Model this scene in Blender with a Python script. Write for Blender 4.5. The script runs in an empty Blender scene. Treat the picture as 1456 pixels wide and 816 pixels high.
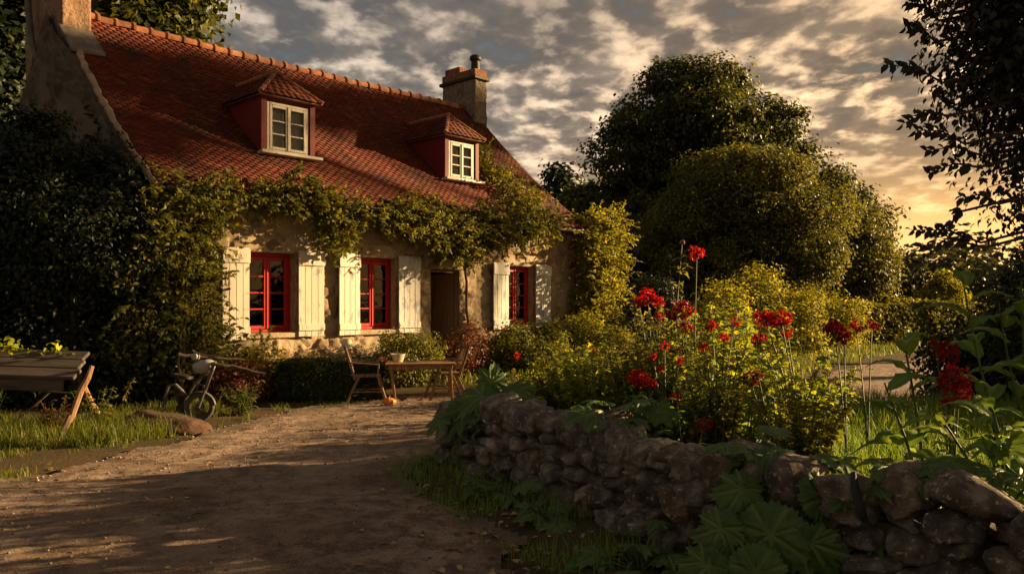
import bpy, bmesh, math, random
import numpy as np
from mathutils import Vector, Matrix

SC = bpy.context.scene
COL = SC.collection
R = math.radians

# ------------------------------------------------------------------ camera, sky, sun, exposure
F = 1138.0                       # focal length in photograph pixels
EYE = 1.6
cam = bpy.data.cameras.new('camera')
cam.sensor_width = 36.0
cam.lens = 36.0 * F / 1456.0
cam.shift_y = 22.0 / 1456.0
cam.clip_end = 2000.0
cam.clip_start = 0.05
cam_o = bpy.data.objects.new('camera', cam)
COL.objects.link(cam_o)
cam_o.location = (0, 0, EYE)
cam_o.rotation_euler = (R(90), 0, 0)
SC.camera = cam_o

SUN_AZ, SUN_EL = R(71.0), R(13.5)
SDIR = Vector((math.sin(SUN_AZ) * math.cos(SUN_EL), math.cos(SUN_AZ) * math.cos(SUN_EL), math.sin(SUN_EL)))
sun = bpy.data.lights.new('sun', 'SUN')
sun.energy = 5.0
sun.color = (1.0, 0.67, 0.32)
sun.angle = R(0.6)
sun_o = bpy.data.objects.new('sun', sun)
COL.objects.link(sun_o)
sun_o.location = SDIR * 60
sun_o.rotation_euler = SDIR.to_track_quat('Z', 'Y').to_euler()

SC.view_settings.view_transform = 'Standard'
SC.view_settings.look = 'None'
SC.view_settings.exposure = 1.75
SC.view_settings.gamma = 1.0
SC.cycles.use_denoising = True
SC.cycles.max_bounces = 6
SC.cycles.transparent_max_bounces = 12
SC.cycles.sample_clamp_indirect = 4.0
SC.cycles.use_adaptive_sampling = True
SC.cycles.adaptive_threshold = 0.015


class NT:
    """small helper around a node tree"""
    def __init__(s, tree):
        s.t = tree
        s.n = tree.nodes
        s.l = tree.links

    def node(s, typ, **kw):
        nd = s.n.new(typ)
        for k, v in kw.items():
            setattr(nd, k, v)
        return nd

    def put(s, sock, v):
        if isinstance(v, bpy.types.NodeSocket):
            s.l.new(v, sock)
        elif isinstance(v, (tuple, list)) and len(v) == 3 and sock.type == 'RGBA':
            sock.default_value = (v[0], v[1], v[2], 1.0)
        else:
            sock.default_value = v

    def math(s, op, a, b=0.0, c=None, clamp=False):
        nd = s.node('ShaderNodeMath', operation=op, use_clamp=clamp)
        s.put(nd.inputs[0], a)
        s.put(nd.inputs[1], b)
        if c is not None:
            s.put(nd.inputs[2], c)
        return nd.outputs[0]

    def sstep(s, x, a, b):
        nd = s.node('ShaderNodeMapRange', interpolation_type='SMOOTHSTEP')
        s.put(nd.inputs['Value'], x)
        nd.inputs['From Min'].default_value = a
        nd.inputs['From Max'].default_value = b
        return nd.outputs[0]

    def mix(s, f, a, b, blend='MIX'):
        nd = s.node('ShaderNodeMix', data_type='RGBA', blend_type=blend)
        s.put(nd.inputs[0], f)
        s.put(nd.inputs[6], a)
        s.put(nd.inputs[7], b)
        return nd.outputs[2]

    def noise(s, vec, scale, detail=4.0, rough=0.55, dist=0.0):
        nd = s.node('ShaderNodeTexNoise')
        if vec is not None:
            s.l.new(vec, nd.inputs['Vector'])
        nd.inputs['Scale'].default_value = scale
        nd.inputs['Detail'].default_value = detail
        nd.inputs['Roughness'].default_value = rough
        nd.inputs['Distortion'].default_value = dist
        return nd.outputs['Fac']

    def ramp(s, fac, stops):
        nd = s.node('ShaderNodeValToRGB')
        els = nd.color_ramp.elements
        while len(els) < len(stops):
            els.new(0.5)
        for e, (p, c) in zip(els, stops):
            e.position = p
            e.color = (c[0], c[1], c[2], 1.0)
        s.put(nd.inputs[0], fac)
        return nd.outputs[0]


def build_world():
    w = bpy.data.worlds.new('World')
    SC.world = w
    w.use_nodes = True
    t = NT(w.node_tree)
    t.n.clear()
    out = t.node('ShaderNodeOutputWorld')
    bg = t.node('ShaderNodeBackground')
    bg.inputs['Strength'].default_value = 0.04
    sky = t.node('ShaderNodeTexSky', sky_type='NISHITA')
    sky.sun_disc = False
    sky.sun_elevation = SUN_EL
    sky.sun_rotation = SUN_AZ
    sky.air_density = 1.6
    sky.dust_density = 4.0
    tc = t.node('ShaderNodeTexCoord')
    sep = t.node('ShaderNodeSeparateXYZ')
    t.l.new(tc.outputs['Generated'], sep.inputs[0])
    x, y, z = sep.outputs
    zc = t.math('MAXIMUM', z, 0.0)
    den = t.math('ADD', zc, 0.18)
    px = t.math('DIVIDE', x, den)
    py = t.math('DIVIDE', y, den)
    cmb = t.node('ShaderNodeCombineXYZ')
    t.put(cmb.inputs[0], t.math('MULTIPLY', px, 1.15))
    t.put(cmb.inputs[1], t.math('MULTIPLY', py, 0.95))
    p = cmb.outputs[0]
    off = t.node('ShaderNodeVectorMath', operation='ADD')
    t.l.new(p, off.inputs[0])
    off.inputs[1].default_value = (0.05, -0.06, 0)
    q = off.outputs[0]
    big = t.noise(p, 0.9, 3.0, 0.5, 0.3)

    def density(v):
        a = t.noise(v, 2.9, 3.0, 0.5, 0.1)
        c = t.noise(v, 7.6, 4.0, 0.5, 0.2)
        e = t.noise(v, 19.0, 4.0, 0.55, 0.3)
        return t.math('ADD', t.math('ADD', t.math('MULTIPLY', a, 0.46), t.math('MULTIPLY', c, 0.38)), t.math('MULTIPLY', e, 0.16))
    dens = density(p)
    # thinner cloud a little nearer the sun means this spot catches the light
    rim = t.math('SUBTRACT', dens, density(q))
    crest = t.sstep(t.math('ADD', t.math('MULTIPLY', rim, 2.0), t.math('MULTIPLY', dens, 1.25)), 0.54, 1.02)
    soft = t.sstep(dens, 0.36, 0.62)
    sunward = t.math('ADD', t.math('MULTIPLY', x, math.sin(SUN_AZ)), t.math('MULTIPLY', y, math.cos(SUN_AZ)))
    side = t.sstep(sunward, 0.0, 0.98)
    dark = t.mix(side, (0.80, 0.78, 0.78), (1.35, 0.98, 0.66))
    midc = t.mix(side, (2.6, 2.2, 1.85), (3.6, 2.4, 1.4))
    bright = t.mix(side, (8.0, 6.5, 5.0), (13.0, 8.2, 4.0))
    cloud = t.mix(soft, dark, midc)
    cloud = t.mix(crest, cloud, bright)
    # heavier banks stay grey and shaded
    cloud = t.mix(t.math('MULTIPLY', t.sstep(big, 0.48, 0.68), 0.62), cloud, t.mix(soft, dark, (1.45, 1.25, 1.1)))
    cloud = t.mix(t.math('MULTIPLY', t.sstep(z, 0.22, 0.42), 0.65), cloud, dark)
    cover = t.sstep(dens, 0.30, 0.46)
    gap = t.mix(0.2, (1.1, 1.2, 1.28), sky.outputs[0])
    col = t.mix(cover, gap, cloud)
    # near the horizon the deck thins into the evening glow
    glow = t.mix(side, (4.2, 3.2, 2.2), (13.5, 7.4, 2.2))
    low = t.sstep(z, 0.23, 0.05)
    thin = t.math('MULTIPLY', low, t.math('SUBTRACT', 1.0, t.math('MULTIPLY', t.sstep(z, 0.06, 0.16), t.math('SUBTRACT', 0.66, t.math('MULTIPLY', side, 0.16)))))
    col = t.mix(thin, col, glow)
    t.l.new(col, bg.inputs['Color'])
    t.l.new(bg.outputs[0], out.inputs['Surface'])


build_world()

# ------------------------------------------------------------------ helpers


def PX(px, py, Z):
    """point at distance Z seen at a photograph position"""
    return Vector(((px - 728.0) / F * Z, Z, EYE + (430.0 - py) / F * Z))


def tag(o, label=None, cat=None, group=None, kind=None):
    if label:
        o['label'] = label
    if cat:
        o['category'] = cat
    if group:
        o['group'] = group
    if kind:
        o['kind'] = kind
    return o


def empty(name, loc=(0, 0, 0), rz=0.0, label=None, cat=None, group=None):
    o = bpy.data.objects.new(name, None)
    COL.objects.link(o)
    o.location = loc
    o.rotation_euler = (0, 0, rz)
    o.empty_display_size = 0.2
    return tag(o, label, cat, group)


def mesh_obj(name, verts, tris=None, quads=None, polys=None, mat=None, parent=None, smooth=False, colors=None, loc=None):
    """fast mesh from numpy arrays of equal-size faces"""
    me = bpy.data.meshes.new(name)
    v = np.asarray(verts, dtype=np.float32).reshape(-1, 3)
    if loc is not None:
        v = v - np.asarray(loc, dtype=np.float32)
    fs, sizes = [], []
    for arr, k in ((tris, 3), (quads, 4)):
        if arr is not None and len(arr):
            a = np.asarray(arr, dtype=np.int32).reshape(-1, k)
            fs.append(a.ravel())
            sizes.append(np.full(len(a), k, dtype=np.int32))
    if polys:
        for q in polys:
            fs.append(np.asarray(q, dtype=np.int32))
            sizes.append(np.array([len(q)], dtype=np.int32))
    idx = np.concatenate(fs)
    sz = np.concatenate(sizes)
    me.vertices.add(len(v))
    me.vertices.foreach_set('co', v.ravel())
    me.loops.add(len(idx))
    me.loops.foreach_set('vertex_index', idx)
    me.polygons.add(len(sz))
    st = np.concatenate([[0], np.cumsum(sz)[:-1]]).astype(np.int32)
    me.polygons.foreach_set('loop_start', st)
    me.polygons.foreach_set('loop_total', sz)
    if smooth:
        me.polygons.foreach_set('use_smooth', np.ones(len(sz), dtype=bool))
    if colors is not None:
        at = me.attributes.new('tone', 'FLOAT_COLOR', 'POINT')
        c = np.ones((len(v), 4), dtype=np.float32)
        c[:, :3] = colors
        at.data.foreach_set('color', c.ravel())
    me.update(calc_edges=True)
    if mat:
        me.materials.append(mat)
    o = bpy.data.objects.new(name, me)
    COL.objects.link(o)
    if loc is not None:
        o.location = loc
    if parent:
        o.parent = parent
    return o


def unit(a):
    return a / np.maximum(np.linalg.norm(a, axis=-1, keepdims=True), 1e-9)


class MB:
    """collects simple solids into one mesh"""
    def __init__(s):
        s.v, s.f = [], []

    def add(s, vs, fs):
        b = len(s.v)
        s.v.extend([tuple(p) for p in vs])
        s.f.extend([[b + i for i in q] for q in fs])
        return s

    def box(s, c, d, rot=None, bev=0.0):
        hx, hy, hz = d[0] / 2, d[1] / 2, d[2] / 2
        b = min(bev, hx * .9, hy * .9, hz * .9)
        c = Vector(c)
        if b <= 0:
            vs = [Vector((sx * hx, sy * hy, sz * hz)) for sz in (-1, 1) for sx, sy in ((-1, -1), (1, -1), (1, 1), (-1, 1))]
            fs = [(3, 2, 1, 0), (4, 5, 6, 7), (0, 1, 5, 4), (1, 2, 6, 5), (2, 3, 7, 6), (3, 0, 4, 7)]
        else:
            bm = bmesh.new()
            bmesh.ops.create_cube(bm, size=1.0)
            for q in bm.verts:
                q.co = Vector((q.co.x * d[0], q.co.y * d[1], q.co.z * d[2]))
            bmesh.ops.bevel(bm, geom=list(bm.edges), offset=b, segments=1, affect='EDGES')
            bm.verts.index_update()
            vs = [q.co.copy() for q in bm.verts]
            fs = [[q.index for q in f.verts] for f in bm.faces]
            bm.free()
        if rot is not None:
            vs = [rot @ q for q in vs]
        return s.add([q + c for q in vs], fs)

    def bar(s, a, b, w, h=None, bev=0.0, up=(0, 0, 1)):
        """rectangular bar from a to b"""
        a, b = Vector(a), Vector(b)
        h = w if h is None else h
        d = b - a
        L = d.length
        d.normalize()
        up = Vector(up)
        if abs(d.dot(up)) > .97:
            up = Vector((0, 1, 0))
        sx = d.cross(up).normalized()
        sz = sx.cross(d)
        m = Matrix((sx, d, sz)).transposed()
        return s.box((a + b) / 2, (w, L, h), m, bev)

    def tube(s, pts, radii, n=8, cap=True):
        pts = [Vector(p) for p in pts]
        if not hasattr(radii, '__len__'):
            radii = [radii] * len(pts)
        rings = []
        nrm = None
        for i, p in enumerate(pts):
            d = (pts[min(i + 1, len(pts) - 1)] - pts[max(i - 1, 0)])
            if d.length < 1e-9:
                d = Vector((0, 0, 1))
            d.normalize()
            if nrm is None:
                nrm = d.orthogonal().normalized()
            else:
                nrm = nrm - d * nrm.dot(d)
                nrm = nrm.normalized() if nrm.length > 1e-6 else d.orthogonal().normalized()
            bn = d.cross(nrm)
            rings.append([p + (nrm * math.cos(2 * math.pi * k / n) + bn * math.sin(2 * math.pi * k / n)) * radii[i] for k in range(n)])
        vs = [q for r in rings for q in r]
        fs = []
        for i in range(len(pts) - 1):
            for k in range(n):
                k2 = (k + 1) % n
                fs.append((i * n + k, i * n + k2, (i + 1) * n + k2, (i + 1) * n + k))
        if cap:
            fs.append(tuple(range(n - 1, -1, -1)))
            fs.append(tuple((len(pts) - 1) * n + k for k in range(n)))
        return s.add(vs, fs)

    def lathe(s, c, prof, n=20, axis=None):
        """profile of (radius, height) turned about z (or about axis)"""
        c = Vector(c)
        m = Matrix.Identity(3) if axis is None else Vector((0, 0, 1)).rotation_difference(Vector(axis)).to_matrix()
        vs, fs = [], []
        for r, h in prof:
            for k in range(n):
                a = 2 * math.pi * k / n
                vs.append(c + m @ Vector((r * math.cos(a), r * math.sin(a), h)))
        for i in range(len(prof) - 1):
            for k in range(n):
                k2 = (k + 1) % n
                fs.append((i * n + k, i * n + k2, (i + 1) * n + k2, (i + 1) * n + k))
        if prof[0][0] > 1e-4:
            fs.append(tuple(range(n - 1, -1, -1)))
        if prof[-1][0] > 1e-4:
            fs.append(tuple((len(prof) - 1) * n + k for k in range(n)))
        return s.add(vs, fs)

    def ring(s, c, axis, R0, r0, n=28, m=8, sq=1.0):
        """torus"""
        c = Vector(c)
        q = Vector((0, 0, 1)).rotation_difference(Vector(axis)).to_matrix()
        vs, fs = [], []
        for i in range(n):
            a = 2 * math.pi * i / n
            for j in range(m):
                b = 2 * math.pi * j / m
                rr = R0 + r0 * math.cos(b)
                vs.append(c + q @ Vector((rr * math.cos(a), rr * math.sin(a), sq * r0 * math.sin(b))))
        for i in range(n):
            for j in range(m):
                i2, j2 = (i + 1) % n, (j + 1) % m
                fs.append((i * m + j, i2 * m + j, i2 * m + j2, i * m + j2))
        return s.add(vs, fs)

    def prism(s, poly, z0, z1):
        """vertical prism over a polygon of (x, y)"""
        n = len(poly)
        vs = [(p[0], p[1], z0) for p in poly] + [(p[0], p[1], z1) for p in poly]
        fs = [tuple(range(n - 1, -1, -1)), tuple(range(n, 2 * n))]
        for k in range(n):
            k2 = (k + 1) % n
            fs.append((k, k2, n + k2, n + k))
        return s.add(vs, fs)

    def build(s, name, mat, parent=None, smooth=False, loc=None):
        me = bpy.data.meshes.new(name)
        vs = s.v if loc is None else [(p[0] - loc[0], p[1] - loc[1], p[2] - loc[2]) for p in s.v]
        me.from_pydata(vs, [], s.f)
        me.update()
        if smooth:
            me.polygons.foreach_set('use_smooth', np.ones(len(me.polygons), dtype=bool))
            try:
                me.set_sharp_from_angle(angle=R(40))
            except Exception:
                pass
        if mat:
            me.materials.append(mat)
        o = bpy.data.objects.new(name, me)
        COL.objects.link(o)
        if loc is not None:
            o.location = loc
        if parent:
            o.parent = parent
        return o


# ------------------------------------------------------------------ noise in numpy
def vnoise(p, seed=0):
    """smooth value noise for an Nx2 / Nx3 array, about -1..1"""
    p = np.asarray(p, dtype=np.float64)
    if p.shape[1] == 2:
        p = np.concatenate([p, np.zeros((len(p), 1))], axis=1)
    i = np.floor(p).astype(np.int64)
    f = p - i
    f = f * f * (3 - 2 * f)
    out = np.zeros(len(p))

    def h(ix, iy, iz):
        n = (ix * 73856093) ^ (iy * 19349663) ^ (iz * 83492791) ^ (seed * 2654435761 & 0x7fffffff)
        n = (n ^ (n >> 13)) * 1274126177
        n = n ^ (n >> 16)
        return (n & 0xffff) / 32767.5 - 1.0
    for dx in (0, 1):
        for dy in (0, 1):
            for dz in (0, 1):
                wgt = (f[:, 0] if dx else 1 - f[:, 0]) * (f[:, 1] if dy else 1 - f[:, 1]) * (f[:, 2] if dz else 1 - f[:, 2])
                out += wgt * h(i[:, 0] + dx, i[:, 1] + dy, i[:, 2] + dz)
    return out


def fbm(p, seed=0, octv=4, gain=.5):
    p = np.asarray(p, dtype=np.float64)
    a, s, o = 1.0, 1.0, 0
    for k in range(octv):
        o = o + a * vnoise(p * s, seed + k * 17)
        a *= gain
        s *= 2.03
    return o


def sst(x, a, b):
    t = np.clip((x - a) / (b - a), 0, 1)
    return t * t * (3 - 2 * t)


# ------------------------------------------------------------------ materials
def new_mat(name):
    m = bpy.data.materials.new(name)
    m.use_nodes = True
    t = NT(m.node_tree)
    t.n.clear()
    out = t.node('ShaderNodeOutputMaterial')
    b = t.node('ShaderNodeBsdfPrincipled')
    t.l.new(b.outputs[0], out.inputs['Surface'])
    return m, t, b, out


def bump(t, b, h, strength=.5, dist=.02):
    bp = t.node('ShaderNodeBump')
    bp.inputs['Strength'].default_value = strength
    bp.inputs['Distance'].default_value = dist
    t.put(bp.inputs['Height'], h)
    t.l.new(bp.outputs[0], b.inputs['Normal'])


def surf(name, c1, c2, scale=6.0, rough=.8, bmp=.4, bscale=30.0, bdist=.01, spec=.3, c3=None, metal=0.0, island=0.0, stretch=(1, 1, 1)):
    """mottled surface of two or three tones"""
    m, t, b, out = new_mat(name)
    tc = t.node('ShaderNodeTexCoord')
    mp = t.node('ShaderNodeMapping')
    mp.inputs['Scale'].default_value = stretch
    t.l.new(tc.outputs['Object'], mp.inputs[0])
    v = mp.outputs[0]
    n = t.noise(v, scale, 6, .62, .2)
    f = t.sstep(n, .32, .68)
    col = t.mix(f, c1, c2)
    if c3:
        n3 = t.noise(v, scale * .45, 7, .65, .6)
        col = t.mix(t.sstep(n3, .53, .68), col, c3)
    if island:
        g = t.node('ShaderNodeNewGeometry')
        k = t.math('ADD', 1.0 - island, t.math('MULTIPLY', g.outputs['Random Per Island'], 2 * island))
        mm = t.node('ShaderNodeVectorMath', operation='SCALE')
        t.l.new(col, mm.inputs[0])
        t.l.new(k, mm.inputs['Scale'])
        col = mm.outputs[0]
    t.put(b.inputs['Base Color'], col)
    b.inputs['Roughness'].default_value = rough
    b.inputs['Specular IOR Level'].default_value = spec
    b.inputs['Metallic'].default_value = metal
    if bmp:
        hn = t.noise(v, bscale, 5, .65)
        bump(t, b, hn, bmp, bdist)
    return m


def leaf_mat(name, c1, c2, c3=None, trans=.38, rough=.5, p3=.88, spec=.25, vein=0.0):
    """foliage: every leaf its own tone, some light through it"""
    m, t, b, out = new_mat(name)
    g = t.node('ShaderNodeNewGeometry')
    rnd = g.outputs['Random Per Island']
    tc = t.node('ShaderNodeTexCoord')
    n = t.noise(tc.outputs['Object'], 1.3, 3, .5)
    k = t.math('ADD', t.math('MULTIPLY', rnd, .65), t.math('MULTIPLY', t.sstep(n, .35, .65), .35))
    col = t.mix(k, c1, c2)
    if c3:
        col = t.mix(t.sstep(t.math('FRACT', t.math('MULTIPLY', rnd, 7.31)), p3, p3 + .05), col, c3)
    if vein:
        n2 = t.noise(tc.outputs['Object'], 45.0, 4, .65)
        at = t.node('ShaderNodeAttribute', attribute_name='tone')
        vn = t.node('ShaderNodeSeparateColor')
        t.l.new(at.outputs['Color'], vn.inputs[0])
        col = t.mix(t.math('MULTIPLY', t.sstep(n2, .35, .7), .5), col, (c1[0] * .7, c1[1] * .7, c1[2] * .6))
        col = t.mix(t.math('MULTIPLY', vn.outputs[0], vein), col, (c2[0] * 2.2, c2[1] * 1.6, c2[2] * 1.8))
        bump(t, b, t.math('SUBTRACT', n2, vn.outputs[0]), .7, .01)
    t.put(b.inputs['Base Color'], col)
    b.inputs['Roughness'].default_value = rough
    b.inputs['Specular IOR Level'].default_value = spec
    tr = t.node('ShaderNodeBsdfTranslucent')
    tcol = t.mix(1.0, col, (1.5, 1.35, .55), 'MULTIPLY')
    t.put(tr.inputs['Color'], tcol)
    mx = t.node('ShaderNodeMixShader')
    mx.inputs[0].default_value = trans
    t.l.new(b.outputs[0], mx.inputs[1])
    t.l.new(tr.outputs[0], mx.inputs[2])
    t.l.new(mx.outputs[0], out.inputs['Surface'])
    return m


M = {}
# ---- leaf templates: (verts (axis, side, normal), faces)
LEAF = {
    'dia': (np.array([(0, 0, 0), (.42, .5, .10), (1, 0, -.08), (.42, -.5, .10)]), np.array([(0, 2, 1), (0, 3, 2)])),
    'oval': (np.array([(0, 0, 0), (.32, 0, .0), (.66, 0, -.04), (1, 0, -.16), (.22, .40, .09), (.6, .42, .07), (.22, -.40, .09), (.6, -.42, .07)]),
             np.array([(0, 1, 4), (1, 5, 4), (1, 2, 5), (2, 3, 5), (0, 6, 1), (1, 6, 7), (1, 7, 2), (2, 7, 3)])),
}


LEAFTONE = {}


def lobed_leaf(key='lobed', deep=.56, teeth=.085, ph=0.0, spread=1.0):
    """broad lobed leaf with a toothed edge, raised between its veins; the third array marks the veins"""
    V, tone = [(0.12, 0.0, 0.0)], [1.0]
    n = 66
    lob = [(a * spread + ph * math.sin(a * 7 + 1), r * (1 + ph * math.cos(a * 5))) for a, r in ((0.0, 1.0), (0.85, .86), (-.85, .86), (1.75, .70), (-1.75, .70), (2.5, .5), (-2.5, .5))]
    rings = (.25, .5, .75, 1.0)
    for ring in rings:
        for k in range(n):
            a = -math.pi + 2 * math.pi * (k + .5) / n
            r = deep
            for la, lr in lob:
                d = abs(a - la)
                r = max(r, lr * (.45 * max(0, 1 - (d / .60) ** 1.5) + .55 * max(0, 1 - (d / .85) ** 2)))
            if ring == 1.0:
                r *= 1 + (teeth if k % 2 else -teeth * .7) + ph * .5 * math.sin(a * 11)
            q = ring * r
            vein = max(math.exp(-((a - la) * q / .045) ** 2) for la, lr in lob)
            side = max(math.exp(-(((a - la) - s * (.16 + .5 * (1 - ring))) * q / .05) ** 2) for la, lr in lob[:5] for s in (-1, 1)) if ring > .3 else 0
            z = .075 * q * (1 - vein) - .24 * q * q + .02 * math.sin(a * 9 + ring * 5)
            V.append((.12 + q * math.cos(a) * .9, q * math.sin(a) * .95, z))
            tone.append(max(vein, .35 * side))
    Fc = []
    for k in range(n):
        k2 = (k + 1) % n
        Fc.append((0, 1 + k, 1 + k2))
        for j in range(len(rings) - 1):
            b0, b1 = 1 + j * n, 1 + (j + 1) * n
            Fc.append((b0 + k, b1 + k, b1 + k2))
            Fc.append((b0 + k, b1 + k2, b0 + k2))
    LEAFTONE[key] = np.array(tone)
    return np.array(V), np.array(Fc)


LEAF['lobed'] = lobed_leaf()
LEAF['maple'] = lobed_leaf('maple', .48, .11, .10, .92)
LEAF['rounded'] = lobed_leaf('rounded', .68, .06, .07, 1.06)


def long_leaf():
    """long pointed leaf that arches over and droops at the tip"""
    V, Fc = [], []
    n = 8
    for i in range(n + 1):
        s = i / n
        w = .5 * (math.sin(math.pi * min(1, s * .92 + .06)) ** .8) * (1 - s ** 3)
        z = .10 * math.sin(s * 2.2) - .42 * s ** 2.4
        x = s * (1 - .12 * s)
        h = .05 * (i % 2)
        V += [(x, w, z + .10 * w + .03 * math.sin(i * 2.4)), (x, w * .5, z + .14 * w + h * .4), (x, 0, z), (x, -w * .5, z + .14 * w + h * .4), (x, -w, z + .10 * w + .03 * math.cos(i * 2.1))]
    for i in range(n):
        a = 5 * i
        for j in range(4):
            Fc += [(a + j, a + j + 1, a + j + 6), (a + j, a + j + 6, a + j + 5)]
    LEAFTONE['long'] = np.tile([0, .15, 1, .15, 0], n + 1) * 1.0
    return np.array(V), np.array(Fc)


LEAF['long'] = long_leaf()


def leaf_arrays(pos, axis, nrm, size, shape='dia', width=1.0, curl=1.0):
    T, Fc = LEAF[shape]
    a = unit(np.asarray(axis, dtype=np.float64))
    s = np.cross(np.asarray(nrm, dtype=np.float64), a)
    bad = np.linalg.norm(s, axis=1) < 1e-4
    s[bad] = np.cross(np.array([[.3, .9, .1]]), a[bad])
    s = unit(s)
    n = np.cross(a, s)
    size = np.broadcast_to(np.asarray(size, dtype=np.float64), (len(pos),))
    width = np.broadcast_to(np.asarray(width, dtype=np.float64), (len(pos),))
    V = (pos[:, None, :] + size[:, None, None] * (T[None, :, 0:1] * a[:, None, :] + T[None, :, 1:2] * width[:, None, None] * s[:, None, :] + T[None, :, 2:3] * np.broadcast_to(np.asarray(curl, dtype=float), (len(pos),))[:, None, None] * n[:, None, :]))
    k = len(T)
    Fq = Fc[None, :, :] + (np.arange(len(pos)) * k)[:, None, None]
    return V.reshape(-1, 3), Fq.reshape(-1, 3)


def leaves(name, pos, axis, nrm, size, mat, parent=None, shape='dia', width=1.0, loc=None, smooth=False, curl=1.0):
    V, Fq = leaf_arrays(np.asarray(pos), axis, nrm, size, shape, width, curl)
    col = None
    if shape in LEAFTONE:
        col = np.repeat(np.tile(LEAFTONE[shape], len(pos))[:, None], 3, axis=1)
    return mesh_obj(name, V, tris=Fq, mat=mat, parent=parent, loc=loc, smooth=smooth, colors=col)


def rdir(rng, n):
    return unit(rng.normal(size=(n, 3)))


def clumps(rng, lobes, ncl, nleaf, rc, surf_=.62, squash=.6, up=.25, bump_=.16, seed=1, keep_low=None):
    """leaf positions gathered in clumps over a union of ellipsoids; returns pos, outward"""
    C = np.array([l[0] for l in lobes], dtype=float)
    Rr = np.array([l[1] for l in lobes], dtype=float)
    wgt = (Rr[:, 0] * Rr[:, 1] + Rr[:, 1] * Rr[:, 2] + Rr[:, 0] * Rr[:, 2])
    wgt = wgt / wgt.sum()
    li = rng.choice(len(lobes), size=ncl, p=wgt)
    d = rdir(rng, ncl)
    bumps = fbm(d * 2.2 + li[:, None] * 3.1, seed, 3)
    rad = (surf_ + (1 - surf_) * np.sqrt(rng.rand(ncl))) * (1 + bump_ * bumps)
    c = C[li] + d * Rr[li] * rad[:, None]
    inside = np.zeros(ncl, dtype=bool)
    for k in range(len(lobes)):
        q = np.linalg.norm((c - C[k]) / Rr[k], axis=1)
        inside |= (q < .62) & (li != k)
    c, d = c[~inside], d[~inside]
    if keep_low is not None:
        kk = c[:, 2] > keep_low
        c, d = c[kk], d[kk]
    m = len(c)
    cs = rc * (.6 + .8 * rng.rand(m))
    off = np.clip(rng.normal(size=(m, nleaf, 3)), -1.5, 1.5) * cs[:, None, None] * np.array([1, 1, squash])
    pos = (c[:, None, :] + off).reshape(-1, 3)
    outw = unit(np.repeat(d, nleaf, axis=0) * .9 + off.reshape(-1, 3) / rc * .35 + rng.normal(size=(m * nleaf, 3)) * .45 + np.array([0, 0, up]))
    return pos, outw, c


def foliage_axes(rng, outw, droop=.3):
    """leaf axis in the leaf's plane, roughly drooping; leaf face towards outward/up"""
    n = len(outw)
    nrm = unit(outw + np.array([0, 0, .45]) + rng.normal(size=(n, 3)) * .45)
    ax = rng.normal(size=(n, 3)) * .7 + outw * .8 + np.array([0, 0, -droop])
    ax = ax - nrm * np.sum(ax * nrm, axis=1, keepdims=True)
    return unit(ax), nrm

# ------------------------------------------------------------------ materials of the place
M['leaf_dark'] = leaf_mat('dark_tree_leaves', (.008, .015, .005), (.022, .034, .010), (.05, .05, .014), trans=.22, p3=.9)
M['leaf_tree'] = leaf_mat('tree_leaves', (.024, .036, .010), (.085, .095, .021), (.16, .15, .028), trans=.45, p3=.88)
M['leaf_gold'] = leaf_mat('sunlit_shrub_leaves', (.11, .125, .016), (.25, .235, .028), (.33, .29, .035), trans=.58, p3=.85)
M['leaf_vine'] = leaf_mat('climber_leaves', (.055, .075, .013), (.175, .17, .025), (.26, .22, .034), trans=.45, p3=.85)
M['leaf_box'] = leaf_mat('clipped_hedge_leaves', (.018, .032, .008), (.055, .075, .016), (.10, .10, .02), trans=.2, p3=.9)
M['leaf_fresh'] = leaf_mat('fresh_garden_leaves', (.12, .18, .016), (.29, .32, .03), (.38, .36, .04), trans=.62, p3=.85)
M['leaf_broad'] = leaf_mat('broad_squash_leaves', (.035, .085, .020), (.080, .145, .032), (.12, .17, .04), trans=.3, rough=.42, vein=.75, spec=.3)
M['leaf_big'] = leaf_mat('tall_plant_leaves', (.07, .16, .026), (.15, .25, .045), (.2, .26, .05), trans=.42, rough=.42, vein=.55, spec=.45)
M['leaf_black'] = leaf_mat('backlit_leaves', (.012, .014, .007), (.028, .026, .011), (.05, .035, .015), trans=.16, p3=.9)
M['leaf_red'] = leaf_mat('reddish_leaves', (.075, .055, .015), (.15, .06, .03), (.20, .03, .04), trans=.35, p3=.7)
M['petal'] = leaf_mat('red_petals', (.30, .005, .010), (.56, .014, .016), (.68, .05, .03), trans=.35, rough=.5)
M['petal_dark'] = leaf_mat('dark_red_petals', (.16, .006, .012), (.34, .012, .018), (.45, .03, .02), trans=.3, rough=.5)
M['grass'] = leaf_mat('grass_blades', (.06, .10, .014), (.16, .18, .03), (.28, .24, .08), trans=.45, p3=.86)
M['grass_lush'] = leaf_mat('lush_grass_blades', (.09, .17, .022), (.19, .28, .045), (.27, .27, .08), trans=.45, p3=.9)
M['stem'] = surf('green_stems', (.035, .06, .018), (.07, .095, .03), 20, .6, .2)
M['bark'] = surf('bark', (.045, .032, .022), (.10, .075, .05), 9, .95, .9, 22, .03, stretch=(1, 1, .25))
M['twig'] = surf('dark_twigs', (.03, .022, .016), (.06, .045, .03), 20, .9, .3)
M['stick'] = surf('dry_vine_stems', (.10, .065, .035), (.18, .12, .07), 14, .9, .5, stretch=(1, 1, .3))
M['litter'] = leaf_mat('dry_leaves', (.14, .07, .03), (.28, .16, .07), (.34, .26, .12), trans=.15, p3=.8)


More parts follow.
